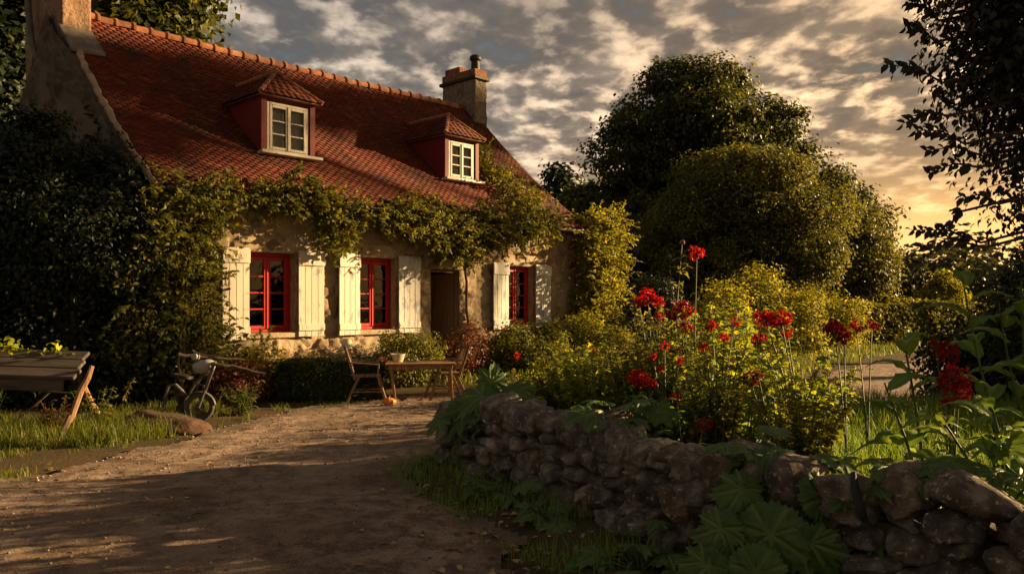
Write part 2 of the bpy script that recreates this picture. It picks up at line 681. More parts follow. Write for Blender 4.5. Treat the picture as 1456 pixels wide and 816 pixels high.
def ground_mat():
    m, t, b, out = new_mat('grassy_soil')
    tc = t.node('ShaderNodeTexCoord')
    v = tc.outputs['Object']
    n = t.noise(v, .7, 8, .62, .3)
    n2 = t.noise(v, 9.0, 6, .7)
    soil = t.mix(n2, (.045, .030, .018), (.12, .08, .045))
    green = t.mix(n2, (.022, .028, .010), (.085, .075, .030))
    f = t.math('ADD', t.math('MULTIPLY', n, .45), t.math('MULTIPLY', t.noise(v, 4.5, 7, .72, .4), .55))
    t.put(b.inputs['Base Color'], t.mix(t.sstep(f, .44, .60), soil, green))
    b.inputs['Roughness'].default_value = .95
    b.inputs['Specular IOR Level'].default_value = .1
    bump(t, b, t.noise(v, 26, 6, .7), .8, .04)
    return m


def drive_mat():
    m, t, b, out = new_mat('trodden_dirt')
    tc = t.node('ShaderNodeTexCoord')
    v = tc.outputs['Object']
    n = t.noise(v, .55, 6, .6, .4)
    n2 = t.noise(v, 5.0, 8, .68, .3)
    n3 = t.noise(v, 60.0, 4, .7)
    c = t.mix(t.sstep(n2, .36, .62), (.115, .078, .056), (.33, .235, .17))
    c = t.mix(t.math('MULTIPLY', t.sstep(n, .47, .62), .6), c, (.13, .075, .045))
    c = t.mix(t.math('MULTIPLY', t.sstep(n3, .56, .68), .75), c, (.42, .34, .27))
    c = t.mix(t.math('MULTIPLY', t.sstep(n3, .44, .34), .8), c, (.04, .03, .024))
    at = t.node('ShaderNodeAttribute', attribute_name='tone')
    sp = t.node('ShaderNodeSeparateColor')
    t.l.new(at.outputs['Color'], sp.inputs[0])
    packed = t.mix(t.sstep(n2, .3, .7), (.24, .165, .118), (.34, .245, .18))
    c = t.mix(t.math('MULTIPLY', sp.outputs[0], .75), c, packed)
    c = t.mix(t.math('MULTIPLY', sp.outputs[1], .65), c, t.mix(n2, (.05, .034, .024), (.12, .085, .058)))
    t.put(b.inputs['Base Color'], c)
    b.inputs['Roughness'].default_value = .92
    b.inputs['Specular IOR Level'].default_value = .25
    h = t.math('ADD', t.math('MULTIPLY', t.noise(v, 13, 7, .72), 1.6), t.math('MULTIPLY', n3, .5))
    bump(t, b, h, .9, .03)
    return m


def wall_mat(name, dim=1.0):
    """rubble stone in lime mortar; the mesh carries which stone is which"""
    m, t, b, out = new_mat(name)
    at = t.node('ShaderNodeAttribute', attribute_name='tone')
    sp = t.node('ShaderNodeSeparateColor')
    t.l.new(at.outputs['Color'], sp.inputs[0])
    tc = t.node('ShaderNodeTexCoord')
    v = tc.outputs['Object']
    n = t.noise(v, 14, 7, .68, .4)
    n2 = t.noise(v, 2.2, 6, .6, .5)
    stone = t.ramp(sp.outputs[0], [(0, (.17, .12, .075)), (.35, (.30, .215, .13)), (.7, (.38, .29, .18)), (1, (.27, .16, .085))])
    stone = t.mix(t.math('MULTIPLY', t.sstep(n, .38, .62), .55), stone, (.14, .10, .065))
    mortar = t.mix(n, (.30, .235, .15), (.46, .37, .25))
    c = t.mix(sp.outputs[1], mortar, stone)
    c = t.mix(t.math('MULTIPLY', t.sstep(n2, .54, .68), .6), c, (.12, .105, .06))
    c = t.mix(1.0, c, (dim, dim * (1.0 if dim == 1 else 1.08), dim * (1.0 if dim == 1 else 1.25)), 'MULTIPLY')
    t.put(b.inputs['Base Color'], c)
    b.inputs['Roughness'].default_value = .93
    b.inputs['Specular IOR Level'].default_value = .15
    bump(t, b, t.math('ADD', n, t.math('MULTIPLY', t.noise(v, 55, 5, .7), .5)), .9, .02)
    return m


def tile_mat():
    m, t, b, out = new_mat('old_clay_tiles')
    g = t.node('ShaderNodeNewGeometry')
    tc = t.node('ShaderNodeTexCoord')
    v = tc.outputs['Object']
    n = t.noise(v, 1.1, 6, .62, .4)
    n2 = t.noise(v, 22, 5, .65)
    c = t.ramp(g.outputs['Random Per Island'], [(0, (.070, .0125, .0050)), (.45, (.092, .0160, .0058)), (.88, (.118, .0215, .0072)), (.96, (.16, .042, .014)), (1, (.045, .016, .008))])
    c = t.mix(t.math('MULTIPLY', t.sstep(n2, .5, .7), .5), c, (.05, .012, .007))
    c = t.mix(t.math('MULTIPLY', t.sstep(n, .48, .66), .8), c, (.035, .012, .007))  # broad dark patches: age stain, plus roof shade put into the colour
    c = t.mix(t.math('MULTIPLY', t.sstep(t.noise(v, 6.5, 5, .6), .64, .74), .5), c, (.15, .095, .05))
    t.put(b.inputs['Base Color'], c)
    b.inputs['Roughness'].default_value = .82
    b.inputs['Specular IOR Level'].default_value = .25
    bump(t, b, n2, .5, .006)
    return m


def paint_mat(name, c, worn, amount=.55, rough=.6, grain=(6, 6, .8), scale=3.0):
    """old brush paint, worn through in ragged patches"""
    m, t, b, out = new_mat(name)
    tc = t.node('ShaderNodeTexCoord')
    oi = t.node('ShaderNodeObjectInfo')
    add = t.node('ShaderNodeVectorMath', operation='ADD')
    t.l.new(tc.outputs['Object'], add.inputs[0])
    sc = t.node('ShaderNodeVectorMath', operation='SCALE')
    sc.inputs[0].default_value = (13, 7, 29)
    t.l.new(oi.outputs['Random'], sc.inputs['Scale'])
    t.l.new(sc.outputs[0], add.inputs[1])
    mp = t.node('ShaderNodeMapping')
    mp.inputs['Scale'].default_value = grain
    t.l.new(add.outputs[0], mp.inputs[0])
    v = mp.outputs[0]
    n = t.noise(v, scale, 8, .68, .5)
    n2 = t.noise(add.outputs[0], 3.0, 4, .6)
    f = t.sstep(t.math('ADD', t.math('MULTIPLY', n, .6), t.math('MULTIPLY', n2, .4)), amount, amount + .07)
    col = t.mix(t.math('MULTIPLY', n, .4), c, (c[0] * .72, c[1] * .70, c[2] * .66))
    t.put(b.inputs['Base Color'], t.mix(f, col, worn))
    b.inputs['Roughness'].default_value = rough
    b.inputs['Specular IOR Level'].default_value = .3
    bump(t, b, t.math('SUBTRACT', n, t.math('MULTIPLY', f, .4)), .35, .006)
    return m


def glass_mat():
    m, t, b, out = new_mat('window_glass')
    t.n.remove(b)
    tr = t.node('ShaderNodeBsdfTransparent')
    tr.inputs[0].default_value = (.72, .74, .72, 1)
    gl = t.node('ShaderNodeBsdfGlossy')
    gl.inputs['Roughness'].default_value = .04
    lw = t.node('ShaderNodeFresnel')
    lw.inputs[0].default_value = 1.5
    tc = t.node('ShaderNodeTexCoord')
    bp = t.node('ShaderNodeBump')
    bp.inputs['Strength'].default_value = .25
    bp.inputs['Distance'].default_value = .02
    t.put(bp.inputs['Height'], t.noise(tc.outputs['Object'], 5, 2, .5))
    t.l.new(bp.outputs[0], gl.inputs['Normal'])
    mx = t.node('ShaderNodeMixShader')
    t.l.new(t.math('MULTIPLY', lw.outputs[0], .8), mx.inputs[0])
    t.l.new(tr.outputs[0], mx.inputs[1])
    t.l.new(gl.outputs[0], mx.inputs[2])
    t.l.new(mx.outputs[0], out.inputs['Surface'])
    return m


M['ground'] = ground_mat()
M['drive'] = drive_mat()
M['stonewall'] = wall_mat('rubble_masonry')
M['gablestone'] = wall_mat('shade_dimmed_masonry', .35)  # the shaded gable's darkness is dimmed into this copy of the masonry
M['tile'] = tile_mat()
M['shutter'] = paint_mat('cream_shutter_paint', (.56, .50, .40), (.19, .205, .20), .54, grain=(5, 5, 1.0))
M['shutter_grey'] = paint_mat('worn_shadowed_shutter_paint', (.54, .53, .49), (.25, .27, .28), .50, grain=(5, 5, 1.0))  # cream paint worn greyer, with the far shutters' shadow put into the colour
M['red'] = paint_mat('red_frame_paint', (.40, .010, .012), (.16, .018, .015), .54, .5)
M['oxblood'] = paint_mat('dark_red_boarding', (.13, .012, .012), (.06, .02, .015), .58, .6)
M['cream'] = paint_mat('cream_frame_paint', (.46, .42, .35), (.25, .22, .18), .53, .5)
M['glass'] = glass_mat()
M['curtain'] = surf('net_curtain', (.44, .39, .31), (.56, .50, .41), 8, .9, .5, 30, .02, stretch=(4, 4, .5))
M['room'] = surf('dim_room_plaster', (.022, .018, .015), (.035, .028, .022), 3, .95, .1)  # near-black, so the rooms' dimness is put into the plaster colour
M['dressed'] = surf('dressed_lintel_stone', (.30, .225, .14), (.42, .33, .215), 7, .9, .8, 26, .02, c3=(.20, .15, .10))
M['reveal'] = surf('rough_plaster_reveal', (.22, .15, .09), (.36, .26, .16), 6, .95, .8, 24, .02)
M['lead'] = surf('grey_flashing', (.07, .062, .054), (.14, .125, .105), 8, .7, .4)
M['zinc'] = surf('weathered_gutter_zinc', (.10, .085, .065), (.20, .17, .12), 10, .55, .3, metal=.3)
M['brickstone'] = surf('rough_chimney_render', (.13, .10, .08), (.24, .18, .135), 9, .95, 1.0, 18, .05, c3=(.15, .08, .05))
M['warm_render'] = surf('warm_chimney_brick', (.18, .11, .068), (.31, .20, .125), 9, .95, 1.0, 18, .05, c3=(.15, .08, .05))
M['brick'] = surf('sooty_brick', (.14, .06, .035), (.26, .115, .06), 12, .95, .8, 24, .03, c3=(.08, .05, .035))
M['wood'] = surf('weathered_brown_wood', (.15, .085, .045), (.28, .17, .09), 6, .85, .6, 24, .01, stretch=(1, 1, .25), c3=(.10, .06, .035))
M['door'] = surf('brown_door_boards', (.24, .12, .045), (.36, .20, .08), 5, .75, .6, 20, .01, stretch=(4, 4, .4))
M['grey_wood'] = surf('silvered_plank', (.048, .036, .027), (.105, .082, .060), 5, .9, .8, 22, .012, stretch=(.25, 3, 3))
M['rust_wood'] = surf('red_brown_timber', (.20, .10, .05), (.34, .20, .10), 7, .9, .7, 25, .012, stretch=(2, 2, .3))
M['iron'] = surf('black_iron', (.02, .018, .016), (.05, .04, .03), 14, .6, .4, metal=.5)
M['old_metal'] = surf('dull_painted_steel', (.055, .046, .038), (.11, .095, .08), 10, .6, .5, c3=(.14, .07, .035))
M['tyre'] = surf('perished_rubber', (.05, .045, .038), (.10, .088, .075), 12, .9, .5)
M['tank'] = surf('faded_pale_paint', (.22, .20, .18), (.36, .34, .31), 6, .5, .3, c3=(.22, .13, .08))
M['clay'] = surf('terracotta', (.30, .11, .05), (.42, .18, .085), 8, .85, .5, c3=(.25, .14, .09))
M['straw'] = surf('straw', (.52, .42, .26), (.68, .58, .38), 24, .9, .6, 60, .006)
M['orange'] = surf('orange_rind', (.62, .16, .025), (.75, .24, .04), 8, .5, .3)
M['redearth'] = surf('reddish_boulder', (.055, .028, .018), (.085, .045, .03), 5, .95, .8, 14, .03, c3=(.14, .07, .05))
M['soot'] = surf('black_slate', (.012, .013, .016), (.030, .031, .034), 7, .75, .5)


def stone_mat():
    m, t, b, out = new_mat('field_stone')
    oi = t.node('ShaderNodeObjectInfo')
    g = t.node('ShaderNodeNewGeometry')
    tc = t.node('ShaderNodeTexCoord')
    v = tc.outputs['Object']
    r = t.math('FRACT', t.math('ADD', t.math('MULTIPLY', oi.outputs['Random'], 3.7), g.outputs['Random Per Island']))
    n = t.noise(v, 7, 8, .7, .4)
    n2 = t.noise(v, 24, 6, .7, .2)
    n3 = t.noise(v, 4.2, 5, .6, .8)
    c = t.ramp(r, [(0, (.16, .135, .105)), (.4, (.27, .225, .175)), (.75, (.37, .32, .25)), (1, (.26, .18, .11))])
    c = t.mix(t.sstep(n, .36, .66), t.mix(1.0, c, (.30, .28, .27), 'MULTIPLY'), c)
    c = t.mix(t.math('MULTIPLY', t.sstep(n2, .56, .66), .85), c, (.46, .41, .33))
    c = t.mix(t.math('MULTIPLY', t.sstep(n3, .61, .70), .55), c, (.085, .085, .028))
    c = t.mix(t.math('MULTIPLY', t.sstep(t.noise(v, 5.0, 6, .65, .6), .66, .70), .7), c, (.26, .14, .045))
    t.put(b.inputs['Base Color'], c)
    b.inputs['Roughness'].default_value = .93
    b.inputs['Specular IOR Level'].default_value = .2
    bump(t, b, t.math('ADD', n, n2), 1.0, .03)
    return m


M['stone'] = stone_mat()
M['gravel'] = surf('small_gravel', (.12, .09, .07), (.28, .22, .18), 3, .9, .4, island=.4)
M['leaf_olive'] = leaf_mat('olive_tree_leaves', (.050, .062, .018), (.145, .145, .036), (.21, .19, .04), trans=.48, p3=.88)
M['woods'] = leaf_mat('far_woodland_leaves', (.035, .045, .022), (.085, .085, .035), None, trans=.25)

# ------------------------------------------------------------------ ground and roads
DRIVE = [(-7.2, 1.0), (-5.2, 4.2), (-4.75, 5.6), (-4.3, 6.8), (-4.05, 8.2), (-3.85, 9.4), (-3.55, 10.6), (-3.1, 11.6), (-2.6, 12.6), (-1.9, 13.25), (-1.0, 13.9), (-.2, 13.9),
         (.25, 13.0), (.2, 11.6), (-.1, 10.2), (-.45, 9.2), (-.75, 8.4), (-.85, 7.4), (-.55, 6.5), (-.15, 5.6), (.2, 4.8), (.75, 3.6), (1.5, 2.6), (2.5, 1.6), (3.2, -2.5), (-7.6, -2.5)]
ROAD = [(4.6, 13.6), (5.3, 15.2), (6.8, 17.6), (8.6, 20.2), (11.5, 23.0), (16, 26.0), (23, 29.5), (24, 27.0), (17.5, 23.5), (13.5, 20.8), (10.4, 18.0), (8.2, 15.2), (6.9, 12.6), (6.4, 10.8), (5.6, 10.6), (4.6, 11.8)]


def inside_poly(P, poly):
    x, y = P[:, 0], P[:, 1]
    c = np.zeros(len(P), dtype=bool)
    n = len(poly)
    for i in range(n):
        x1, y1 = poly[i]
        x2, y2 = poly[(i + 1) % n]
        cond = (y1 > y) != (y2 > y)
        xx = (x2 - x1) * (y - y1) / ((y2 - y1) if abs(y2 - y1) > 1e-9 else 1e-9) + x1
        c ^= cond & (x < xx)
    return c


def poly_dist(P, poly, closed=True):
    d = np.full(len(P), 1e9)
    n = len(poly)
    for i in range(n if closed else n - 1):
        a = np.array(poly[i])
        b = np.array(poly[(i + 1) % n])
        ab = b - a
        t = np.clip(((P - a) @ ab) / (ab @ ab), 0, 1)
        d = np.minimum(d, np.linalg.norm(P - (a + t[:, None] * ab), axis=1))
    return d


WALL = [(-.48, 8.12), (.1, 7.1), (.75, 6.0), (1.3, 5.0), (1.75, 4.3), (2.3, 3.7), (3.1, 3.15), (4.2, 2.7)]
BED = [(-.4, 8.3), (.22, 7.15), (.87, 6.05), (1.42, 5.05), (1.87, 4.35), (2.4, 3.8), (3.2, 3.25), (5, 2.6), (9, 3), (10, 9), (5.6, 10.0), (4.0, 12.5), (4.0, 15), (1.5, 15.5), (.5, 12.5), (.1, 10.0)]


def hgt(P):
    P = np.asarray(P, dtype=float)
    h = .05 * fbm(P * .35, 5, 3) + .5 * fbm(P * .025, 9, 2) * sst(np.linalg.norm(P - np.array([0, 10]), axis=1), 25, 80)
    flat = np.minimum(np.where(inside_poly(P, DRIVE), 0, poly_dist(P, DRIVE)), np.where(inside_poly(P, ROAD), 0, poly_dist(P, ROAD)))
    h = h * sst(flat, .05, 1.2) + .03 * sst(flat, 0.0, .5)
    bed = np.where(inside_poly(P, BED), poly_dist(P, BED), 0)
    return h + .30 * sst(bed, 0, .7)


def H1(x, y):
    return float(hgt(np.array([[x, y]]))[0])


def grid_sheet(name, xs, ys, z, keep, mat, kind='structure', tone=None):
    nx, ny = len(xs), len(ys)
    X, Y = np.meshgrid(xs, ys)
    P = np.stack([X.ravel(), Y.ravel()], 1)
    V = np.concatenate([P, z(P)[:, None]], 1)
    i = np.arange(nx * ny).reshape(ny, nx)
    Q = np.stack([i[:-1, :-1], i[:-1, 1:], i[1:, 1:], i[1:, :-1]], -1).reshape(-1, 4)
    if keep is not None:
        k = keep(P)
        Q = Q[k[Q].all(axis=1)]
        used = np.unique(Q)
        mp = np.full(len(V), -1)
        mp[used] = np.arange(len(used))
        V, Q = V[used], mp[Q]
    o = mesh_obj(name, V, quads=Q, mat=mat, smooth=True, colors=None if tone is None else tone(V[:, :2]))
    return tag(o, kind=kind)


def spaced(lo, hi, fine_lo, fine_hi, step, grow=1.18):
    a = list(np.arange(fine_lo, fine_hi + 1e-6, step))
    s, x = step, fine_hi
    while x < hi:
        s *= grow
        x += s
        a.append(x)
    s, x = step, fine_lo
    while x > lo:
        s *= grow
        x -= s
        a.insert(0, x)
    return np.array(a)


ground = grid_sheet('ground', spaced(-700, 700, -10, 13, .25), spaced(-60, 900, -2, 26, .25), hgt, None, M['ground'])
tag(ground, 'grassy brown earth around the cottage and garden', 'ground')


def ragged(poly, amp, sc):
    def keep(P):
        q = P + amp * np.stack([fbm(P * sc, 31, 3), fbm(P * sc, 57, 3)], 1)
        return inside_poly(q, poly)
    return keep


MIDLINE = [(-3.1, 1.0), (-2.75, 4.0), (-2.55, 6.0), (-2.4, 8.0), (-2.1, 10.0), (-1.5, 11.8), (-.4, 12.9)]


def tracks(P):
    """two trodden wheel tracks, and the loose dirty edges of the drive"""
    d = poly_dist(P, MIDLINE, False) + .16 * fbm(P * .7, 61, 3)
    tr = np.exp(-((d - .72) / .26) ** 2) * (.55 + .45 * fbm(P * 1.1, 63, 3))
    edge = 1 - sst(poly_dist(P, DRIVE) + .25 * fbm(P * 1.6, 65, 3), .05, .55)
    mid = np.exp(-(d / .30) ** 2) * .5 * (.6 + .6 * fbm(P * 2.0, 67, 3))
    return np.clip(tr, 0, 1), np.clip(np.maximum(edge, mid), 0, 1)


def drive_tone(P):
    a, b = tracks(P)
    return np.stack([a, b, a * 0], 1)


def drive_z(P):
    a, b = tracks(P)
    return hgt(P) + .030 - .022 * a + (.014 * fbm(P * 1.1, 41, 3) + .013 * np.abs(fbm(P * 4.5, 43, 3))) * (1 - .6 * a)


driveway = grid_sheet('driveway', np.arange(-6.5, 3.4, .055), np.arange(1.0, 14.4, .055), drive_z, ragged(DRIVE, .22, 1.3), M['drive'], tone=drive_tone)
tag(driveway, 'rough dirt driveway half in sun and half in shade', 'driveway')
backroad = grid_sheet('road', np.arange(4.4, 24.2, .14), np.arange(10.4, 29.7, .14), lambda P: hgt(P) + .012 + .006 * fbm(P * 1.3, 45, 3), ragged(ROAD, .2, .8), M['drive'])
tag(backroad, 'pale track beyond the flowers in front of the hedge', 'road')

# ------------------------------------------------------------------ the cottage
HO = Vector((-4.31, 14.0, 0))                 # first window, at ground level
DU = Vector((.686, .728, 0)).normalized()     # along the front wall
NV = Vector((-DU.y, DU.x, 0))                 # inwards
HROT = math.atan2(DU.y, DU.x)


def HW(u, v, z):
    """cottage coordinates to the world"""
    return HO + DU * u + NV * v + Vector((0, 0, z))


cot = empty('stone_cottage', HO, HROT, 'old stone cottage with red tiled roof, two dormers and cream shutters', 'cottage')
U0, U1, VD = -1.95, 8.62, 7.9                  # wall ends, depth


def roof_z(v):
    v = np.asarray(v, dtype=float)
    s = np.minimum(v, VD - v) + .35
    return 3.42 + .661 * s + .048 * s * s


def worley(P, seeds, chunk=4000):
    f1 = np.empty(len(P))
    f2 = np.empty(len(P))
    idx = np.empty(len(P), dtype=int)
    for a in range(0, len(P), chunk):
        d = ((P[a:a + chunk, None, :] - seeds[None]) ** 2).sum(-1)
        k = np.argpartition(d, 1, axis=1)[:, :2]
        dd = np.take_along_axis(d, k, 1)
        sw = dd[:, 0] > dd[:, 1]
        k[sw] = k[sw][:, ::-1]
        dd = np.sort(dd, axis=1)
        f1[a:a + chunk], f2[a:a + chunk], idx[a:a + chunk] = np.sqrt(dd[:, 0]), np.sqrt(dd[:, 1]), k[:, 0]
    return f1, f2, idx


def masonry(P, seed, sx=.30, sy=.19, holes=(), depth=.062):
    """relief and tone of rubble stones on a wall plane; P = (along, up)"""
    rng = np.random.RandomState(seed)
    lo, hi = P.min(0) - .5, P.max(0) + .5
    rows = np.arange(lo[1], hi[1], sy)
    S = []
    for r, yy in enumerate(rows):
        xs = np.arange(lo[0], hi[0], sx) + (r % 2) * sx * .5
        S.append(np.stack([xs + rng.uniform(-.38, .38, len(xs)) * sx, yy + rng.uniform(-.36, .36, len(xs)) * sy], 1))
    S = np.concatenate(S)
    Q = P + .022 * np.stack([fbm(P * 6, seed, 3), fbm(P * 6, seed + 9, 3)], 1)
    sc = np.array([1.0, sx / sy * .85])
    f1, f2, idx = worley(Q * sc, S * sc)
    e = sst(f2 - f1, .008, .06)
    hr = rng.rand(len(S))
    tone = rng.rand(len(S))
    cov = sst(fbm(P * 1.7, seed + 3, 3), .25, .70)      # mortar smeared over some stones
    e2 = e * (1 - .75 * cov)
    d = depth * e2 * (.45 + .75 * hr[idx]) + .010 * fbm(P * 9, seed + 5, 4) + .012 * fbm(P * 1.2, seed + 6, 2)
    for (a, b, c, f) in holes:
        q = np.maximum(np.maximum(a - P[:, 0], P[:, 0] - b), np.maximum(c - P[:, 1], P[:, 1] - f))
        d = d * sst(q, 0.0, .05)
    return d, np.stack([tone[idx], e2, hr[idx]], 1)


def lines(lo, hi, step, cuts):
    pts = sorted({lo, hi, *[c for c in cuts if lo < c < hi]})
    out = []
    for a, b in zip(pts[:-1], pts[1:]):
        n = max(1, int(round((b - a) / step)))
        out.append(np.linspace(a, b, n, endpoint=False))
    return np.append(np.concatenate(out), hi)


WIN = [(-.36, .57, 1.07, 2.47), (1.92, 2.86, 1.07, 2.47), (6.05, 6.99, 1.08, 2.44)]
DOOR = (3.80, 4.62, 0.0, 2.30)
HOLES = WIN + [DOOR]


def front_wall():
    us = lines(U0, U1, .034, [h[0] for h in HOLES] + [h[1] for h in HOLES])
    zs = lines(-.15, 3.62, .034, [h[2] for h in HOLES] + [h[3] for h in HOLES])
    Uu, Zz = np.meshgrid(us, zs)
    P = np.stack([Uu.ravel(), Zz.ravel()], 1)
    d, tone = masonry(P, 11, holes=HOLES)
    V = np.stack([P[:, 0], -d, P[:, 1]], 1)
    n = len(us)
    i = np.arange(len(P)).reshape(len(zs), n)
    Q = np.stack([i[:-1, :-1], i[:-1, 1:], i[1:, 1:], i[1:, :-1]], -1).reshape(-1, 4)
    cx = V[Q].mean(1)
    k = np.ones(len(Q), dtype=bool)
    for a, b, c, f in HOLES:
        k &= ~((cx[:, 0] > a) & (cx[:, 0] < b) & (cx[:, 2] > c) & (cx[:, 2] < f))
    return mesh_obj('front_wall', V, quads=Q[k], mat=M['stonewall'], parent=cot, smooth=True, colors=tone)


front_wall()


def gable(u, sign, seed, name):
    vs = np.linspace(0.0, VD, 190)
    rows = 150
    V, tone = [], []
    g = []
    for j in range(rows + 1):
        top = roof_z(vs) - .03
        z = -.15 + (top + .15) * j / rows
        g.append(np.stack([vs, z], 1))
    P = np.concatenate(g)
    d, tone = masonry(P, seed, .32, .22, depth=.05)
    if sign < 0:      # the chimney breast stands out of this gable
        d = d + .32 * sst(P[:, 0], 2.6, 3.4) * sst(P[:, 0], 6.4, 5.55)
    V = np.stack([u + sign * d, P[:, 0], P[:, 1]], 1)
    n = len(vs)
    i = np.arange(len(P)).reshape(rows + 1, n)
    Q = np.stack([i[:-1, :-1], i[:-1, 1:], i[1:, 1:], i[1:, :-1]], -1).reshape(-1, 4)
    return mesh_obj(name, V, quads=Q, mat=M['gablestone'], parent=cot, smooth=True, colors=tone)


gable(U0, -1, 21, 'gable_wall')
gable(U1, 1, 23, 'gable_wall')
mb = MB()
mb.add([(U0 + .02, VD, 0), (U1 - .02, VD, 0), (U1 - .02, VD, 3.7), (U0 + .02, VD, 3.7)], [(0, 1, 2, 3)])
mb.build('rear_wall', M['stonewall'], cot)
# inside: a dim room behind the windows
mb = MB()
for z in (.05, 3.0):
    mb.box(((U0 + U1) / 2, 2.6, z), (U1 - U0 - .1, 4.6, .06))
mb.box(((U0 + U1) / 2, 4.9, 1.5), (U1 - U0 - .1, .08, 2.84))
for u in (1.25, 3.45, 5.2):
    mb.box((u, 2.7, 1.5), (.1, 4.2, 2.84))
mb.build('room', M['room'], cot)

# reveals, lintels and surrounds, sills
for (a, b, c, f) in WIN + [DOOR]:
    mb = MB()
    dep = .24
    for (p, q) in (((a, c), (a, f)), ((a, f), (b, f)), ((b, f), (b, c)), ((b, c), (a, c))):
        mb.add([(p[0], -.004, p[1]), (q[0], -.004, q[1]), (q[0], dep, q[1]), (p[0], dep, p[1])], [(0, 1, 2, 3)])
    mb.build('reveal', M['reveal'], cot)
for (a, b, c, f) in WIN:
    MB().box(((a + b) / 2, -.012, f + .135), (b - a + .36, .08, .262), bev=.015).build('lintel', M['dressed'], cot)
    MB().box(((a + b) / 2, -.005, c - .05), (b - a + .20, .16, .092), bev=.012).build('sill', M['dressed'], cot)
MB().box(((DOOR[0] + DOOR[1]) / 2, -.01, DOOR[3] + .12), (1.2, .08, .235), bev=.015).build('lintel', M['dressed'], cot)


def casement(a, b, c, f, v, rows, mat, name='window', leafw=.062, parent=cot, curtain=False):
    """two-leaf casement: frame, glazing bars; panes behind the bars"""
    mb = MB()
    w = .055
    d = .07
    for x in (a + w / 2, b - w / 2):
        mb.box((x, v, (c + f) / 2), (w, d, f - c), bev=.006)
    for z in (c + w / 2, f - w / 2):
        mb.box(((a + b) / 2, v, z), (b - a - 2 * w, d, w), bev=.006)
    mid = (a + b) / 2
    zb, zt = c + w + .004, f - w - .004
    for (x0, x1) in ((a + w + .003, mid - .002), (mid + .002, b - w - .003)):
        for x in (x0 + leafw / 2, x1 - leafw / 2):
            mb.box((x, v - .018, (zb + zt) / 2), (leafw, .05, zt - zb), bev=.006)
        for z in (zb + leafw / 2, zt - leafw / 2):
            mb.box(((x0 + x1) / 2, v - .018, z), (x1 - x0 - 2 * leafw, .05, leafw), bev=.006)
        for k in range(1, rows):
            z = zb + leafw + (zt - zb - 2 * leafw) * k / rows
            mb.box(((x0 + x1) / 2, v - .018, z), (x1 - x0 - 2 * leafw, .034, .026), bev=.005)
    mb.box((mid, v - .05, (zb + zt) / 2), (.035, .016, zt - zb), bev=.004)
    fr = mb.build(name, mat, parent)
    mg = MB()
    for (x0, x1) in ((a + w, mid - .02), (mid + .02, b - w)):
        mg.add([(x0, v - .012, zb), (x1, v - .012, zb), (x1, v - .012, zt), (x0, v - .012, zt)], [(0, 1, 2, 3)])
    mg.build('pane', M['glass'], fr)
    return fr


for k, (a, b, c, f) in enumerate(WIN):
    fr = casement(a + .004, b - .004, c + .004, f - .004, .17, 4, M['red'])
    hd = MB().tube([((a + b) / 2, .07, (c + f) / 2 - .08), ((a + b) / 2, .055, (c + f) / 2), ((a + b) / 2, .07, (c + f) / 2 + .08)], .008, 6)
    hd.build('handle', M['iron'], fr)


def shutter(u0, u1, z0, z1, hinge, ang, mat, label=None, latch=False):
    """ledged plank shutter folded back on the wall, hinged at u = hinge"""
    w = u1 - u0
    n = 4
    pw = w / n
    mb = MB()
    s = 1 if hinge < (u0 + u1) / 2 else -1
    rot = Matrix.Rotation(-s * ang, 3, 'Z')
    h0 = Vector((hinge, -.105, 0))

    def put(cx, cy, cz, d, bev):
        # local: x away from hinge, y out of the wall
        p = rot @ Vector((s * cx, -cy, 0))
        mb.box((h0.x + p.x, h0.y + p.y, cz), d, rot, bev)
    rr = random.Random(int(u0 * 97))
    for k in range(n):
        put(pw * (k + .5), 0, (z0 + z1) / 2 + rr.uniform(-.004, .004), (pw - .007, .026, z1 - z0), .004)
    put(w / 2, -.012, (z0 + z1) / 2, (w - .02, .004, z1 - z0 - .02), 0)
    for zz, hh in ((z1 - .15, .24), (z0 + .16, .12)):
        put(w / 2, .027, zz + rr.uniform(-.008, .008), (w + .004, .024, hh), .005)
    o = mb.build('shutter', mat, cot)
    if label:
        o['label'] = label
    for zz in (z1 - .15, z0 + .16):
        p = rot @ Vector((s * .015, 0, 0))
        MB().tube([(h0.x + p.x, h0.y + p.y, zz - .05), (h0.x + p.x, h0.y + p.y, zz + .05)], .012, 8).build('hinge', M['iron'], o)
    if latch:
        p = lambda x, y: h0 + rot @ Vector((s * x, -y, 0))
        lb = MB()
        q = p(w * .80, .03)
        lb.tube([(q.x, q.y, z1 - .40), (q.x, q.y - .012, z1 - .55), (q.x, q.y - .004, z1 - .66)], .007, 6)
        lb.lathe((q.x, q.y - .01, z1 - .70), [(0, -.03), (.028, -.02), (.034, .0), (.03, .012), (0, .016)], 10)
        q2 = p(w * .86, .02)
        for dz in (-.36, -.46, -.52):
            lb.box((q2.x, q2.y, z1 + dz), (.03, .02, .03), bev=.006)
        lb.build('latch', M['iron'], o)
    return o


shutter(-.875, -.365, .96, 2.53, -.365, R(4), M['shutter'], 'cream shutter with a black iron latch', True)
shutter(.585, 1.105, .985, 2.53, .585, R(3), M['shutter'])
shutter(1.425, 1.925, .985, 2.53, 1.925, R(4), M['shutter'])
shutter(2.865, 3.40, .985, 2.53, 2.865, R(3), M['shutter_grey'])
shutter(5.52, 6.055, .99, 2.50, 6.055, R(4), M['shutter_grey'])
shutter(6.995, 7.51, 1.0, 2.50, 6.995, R(3), M['shutter_grey'])

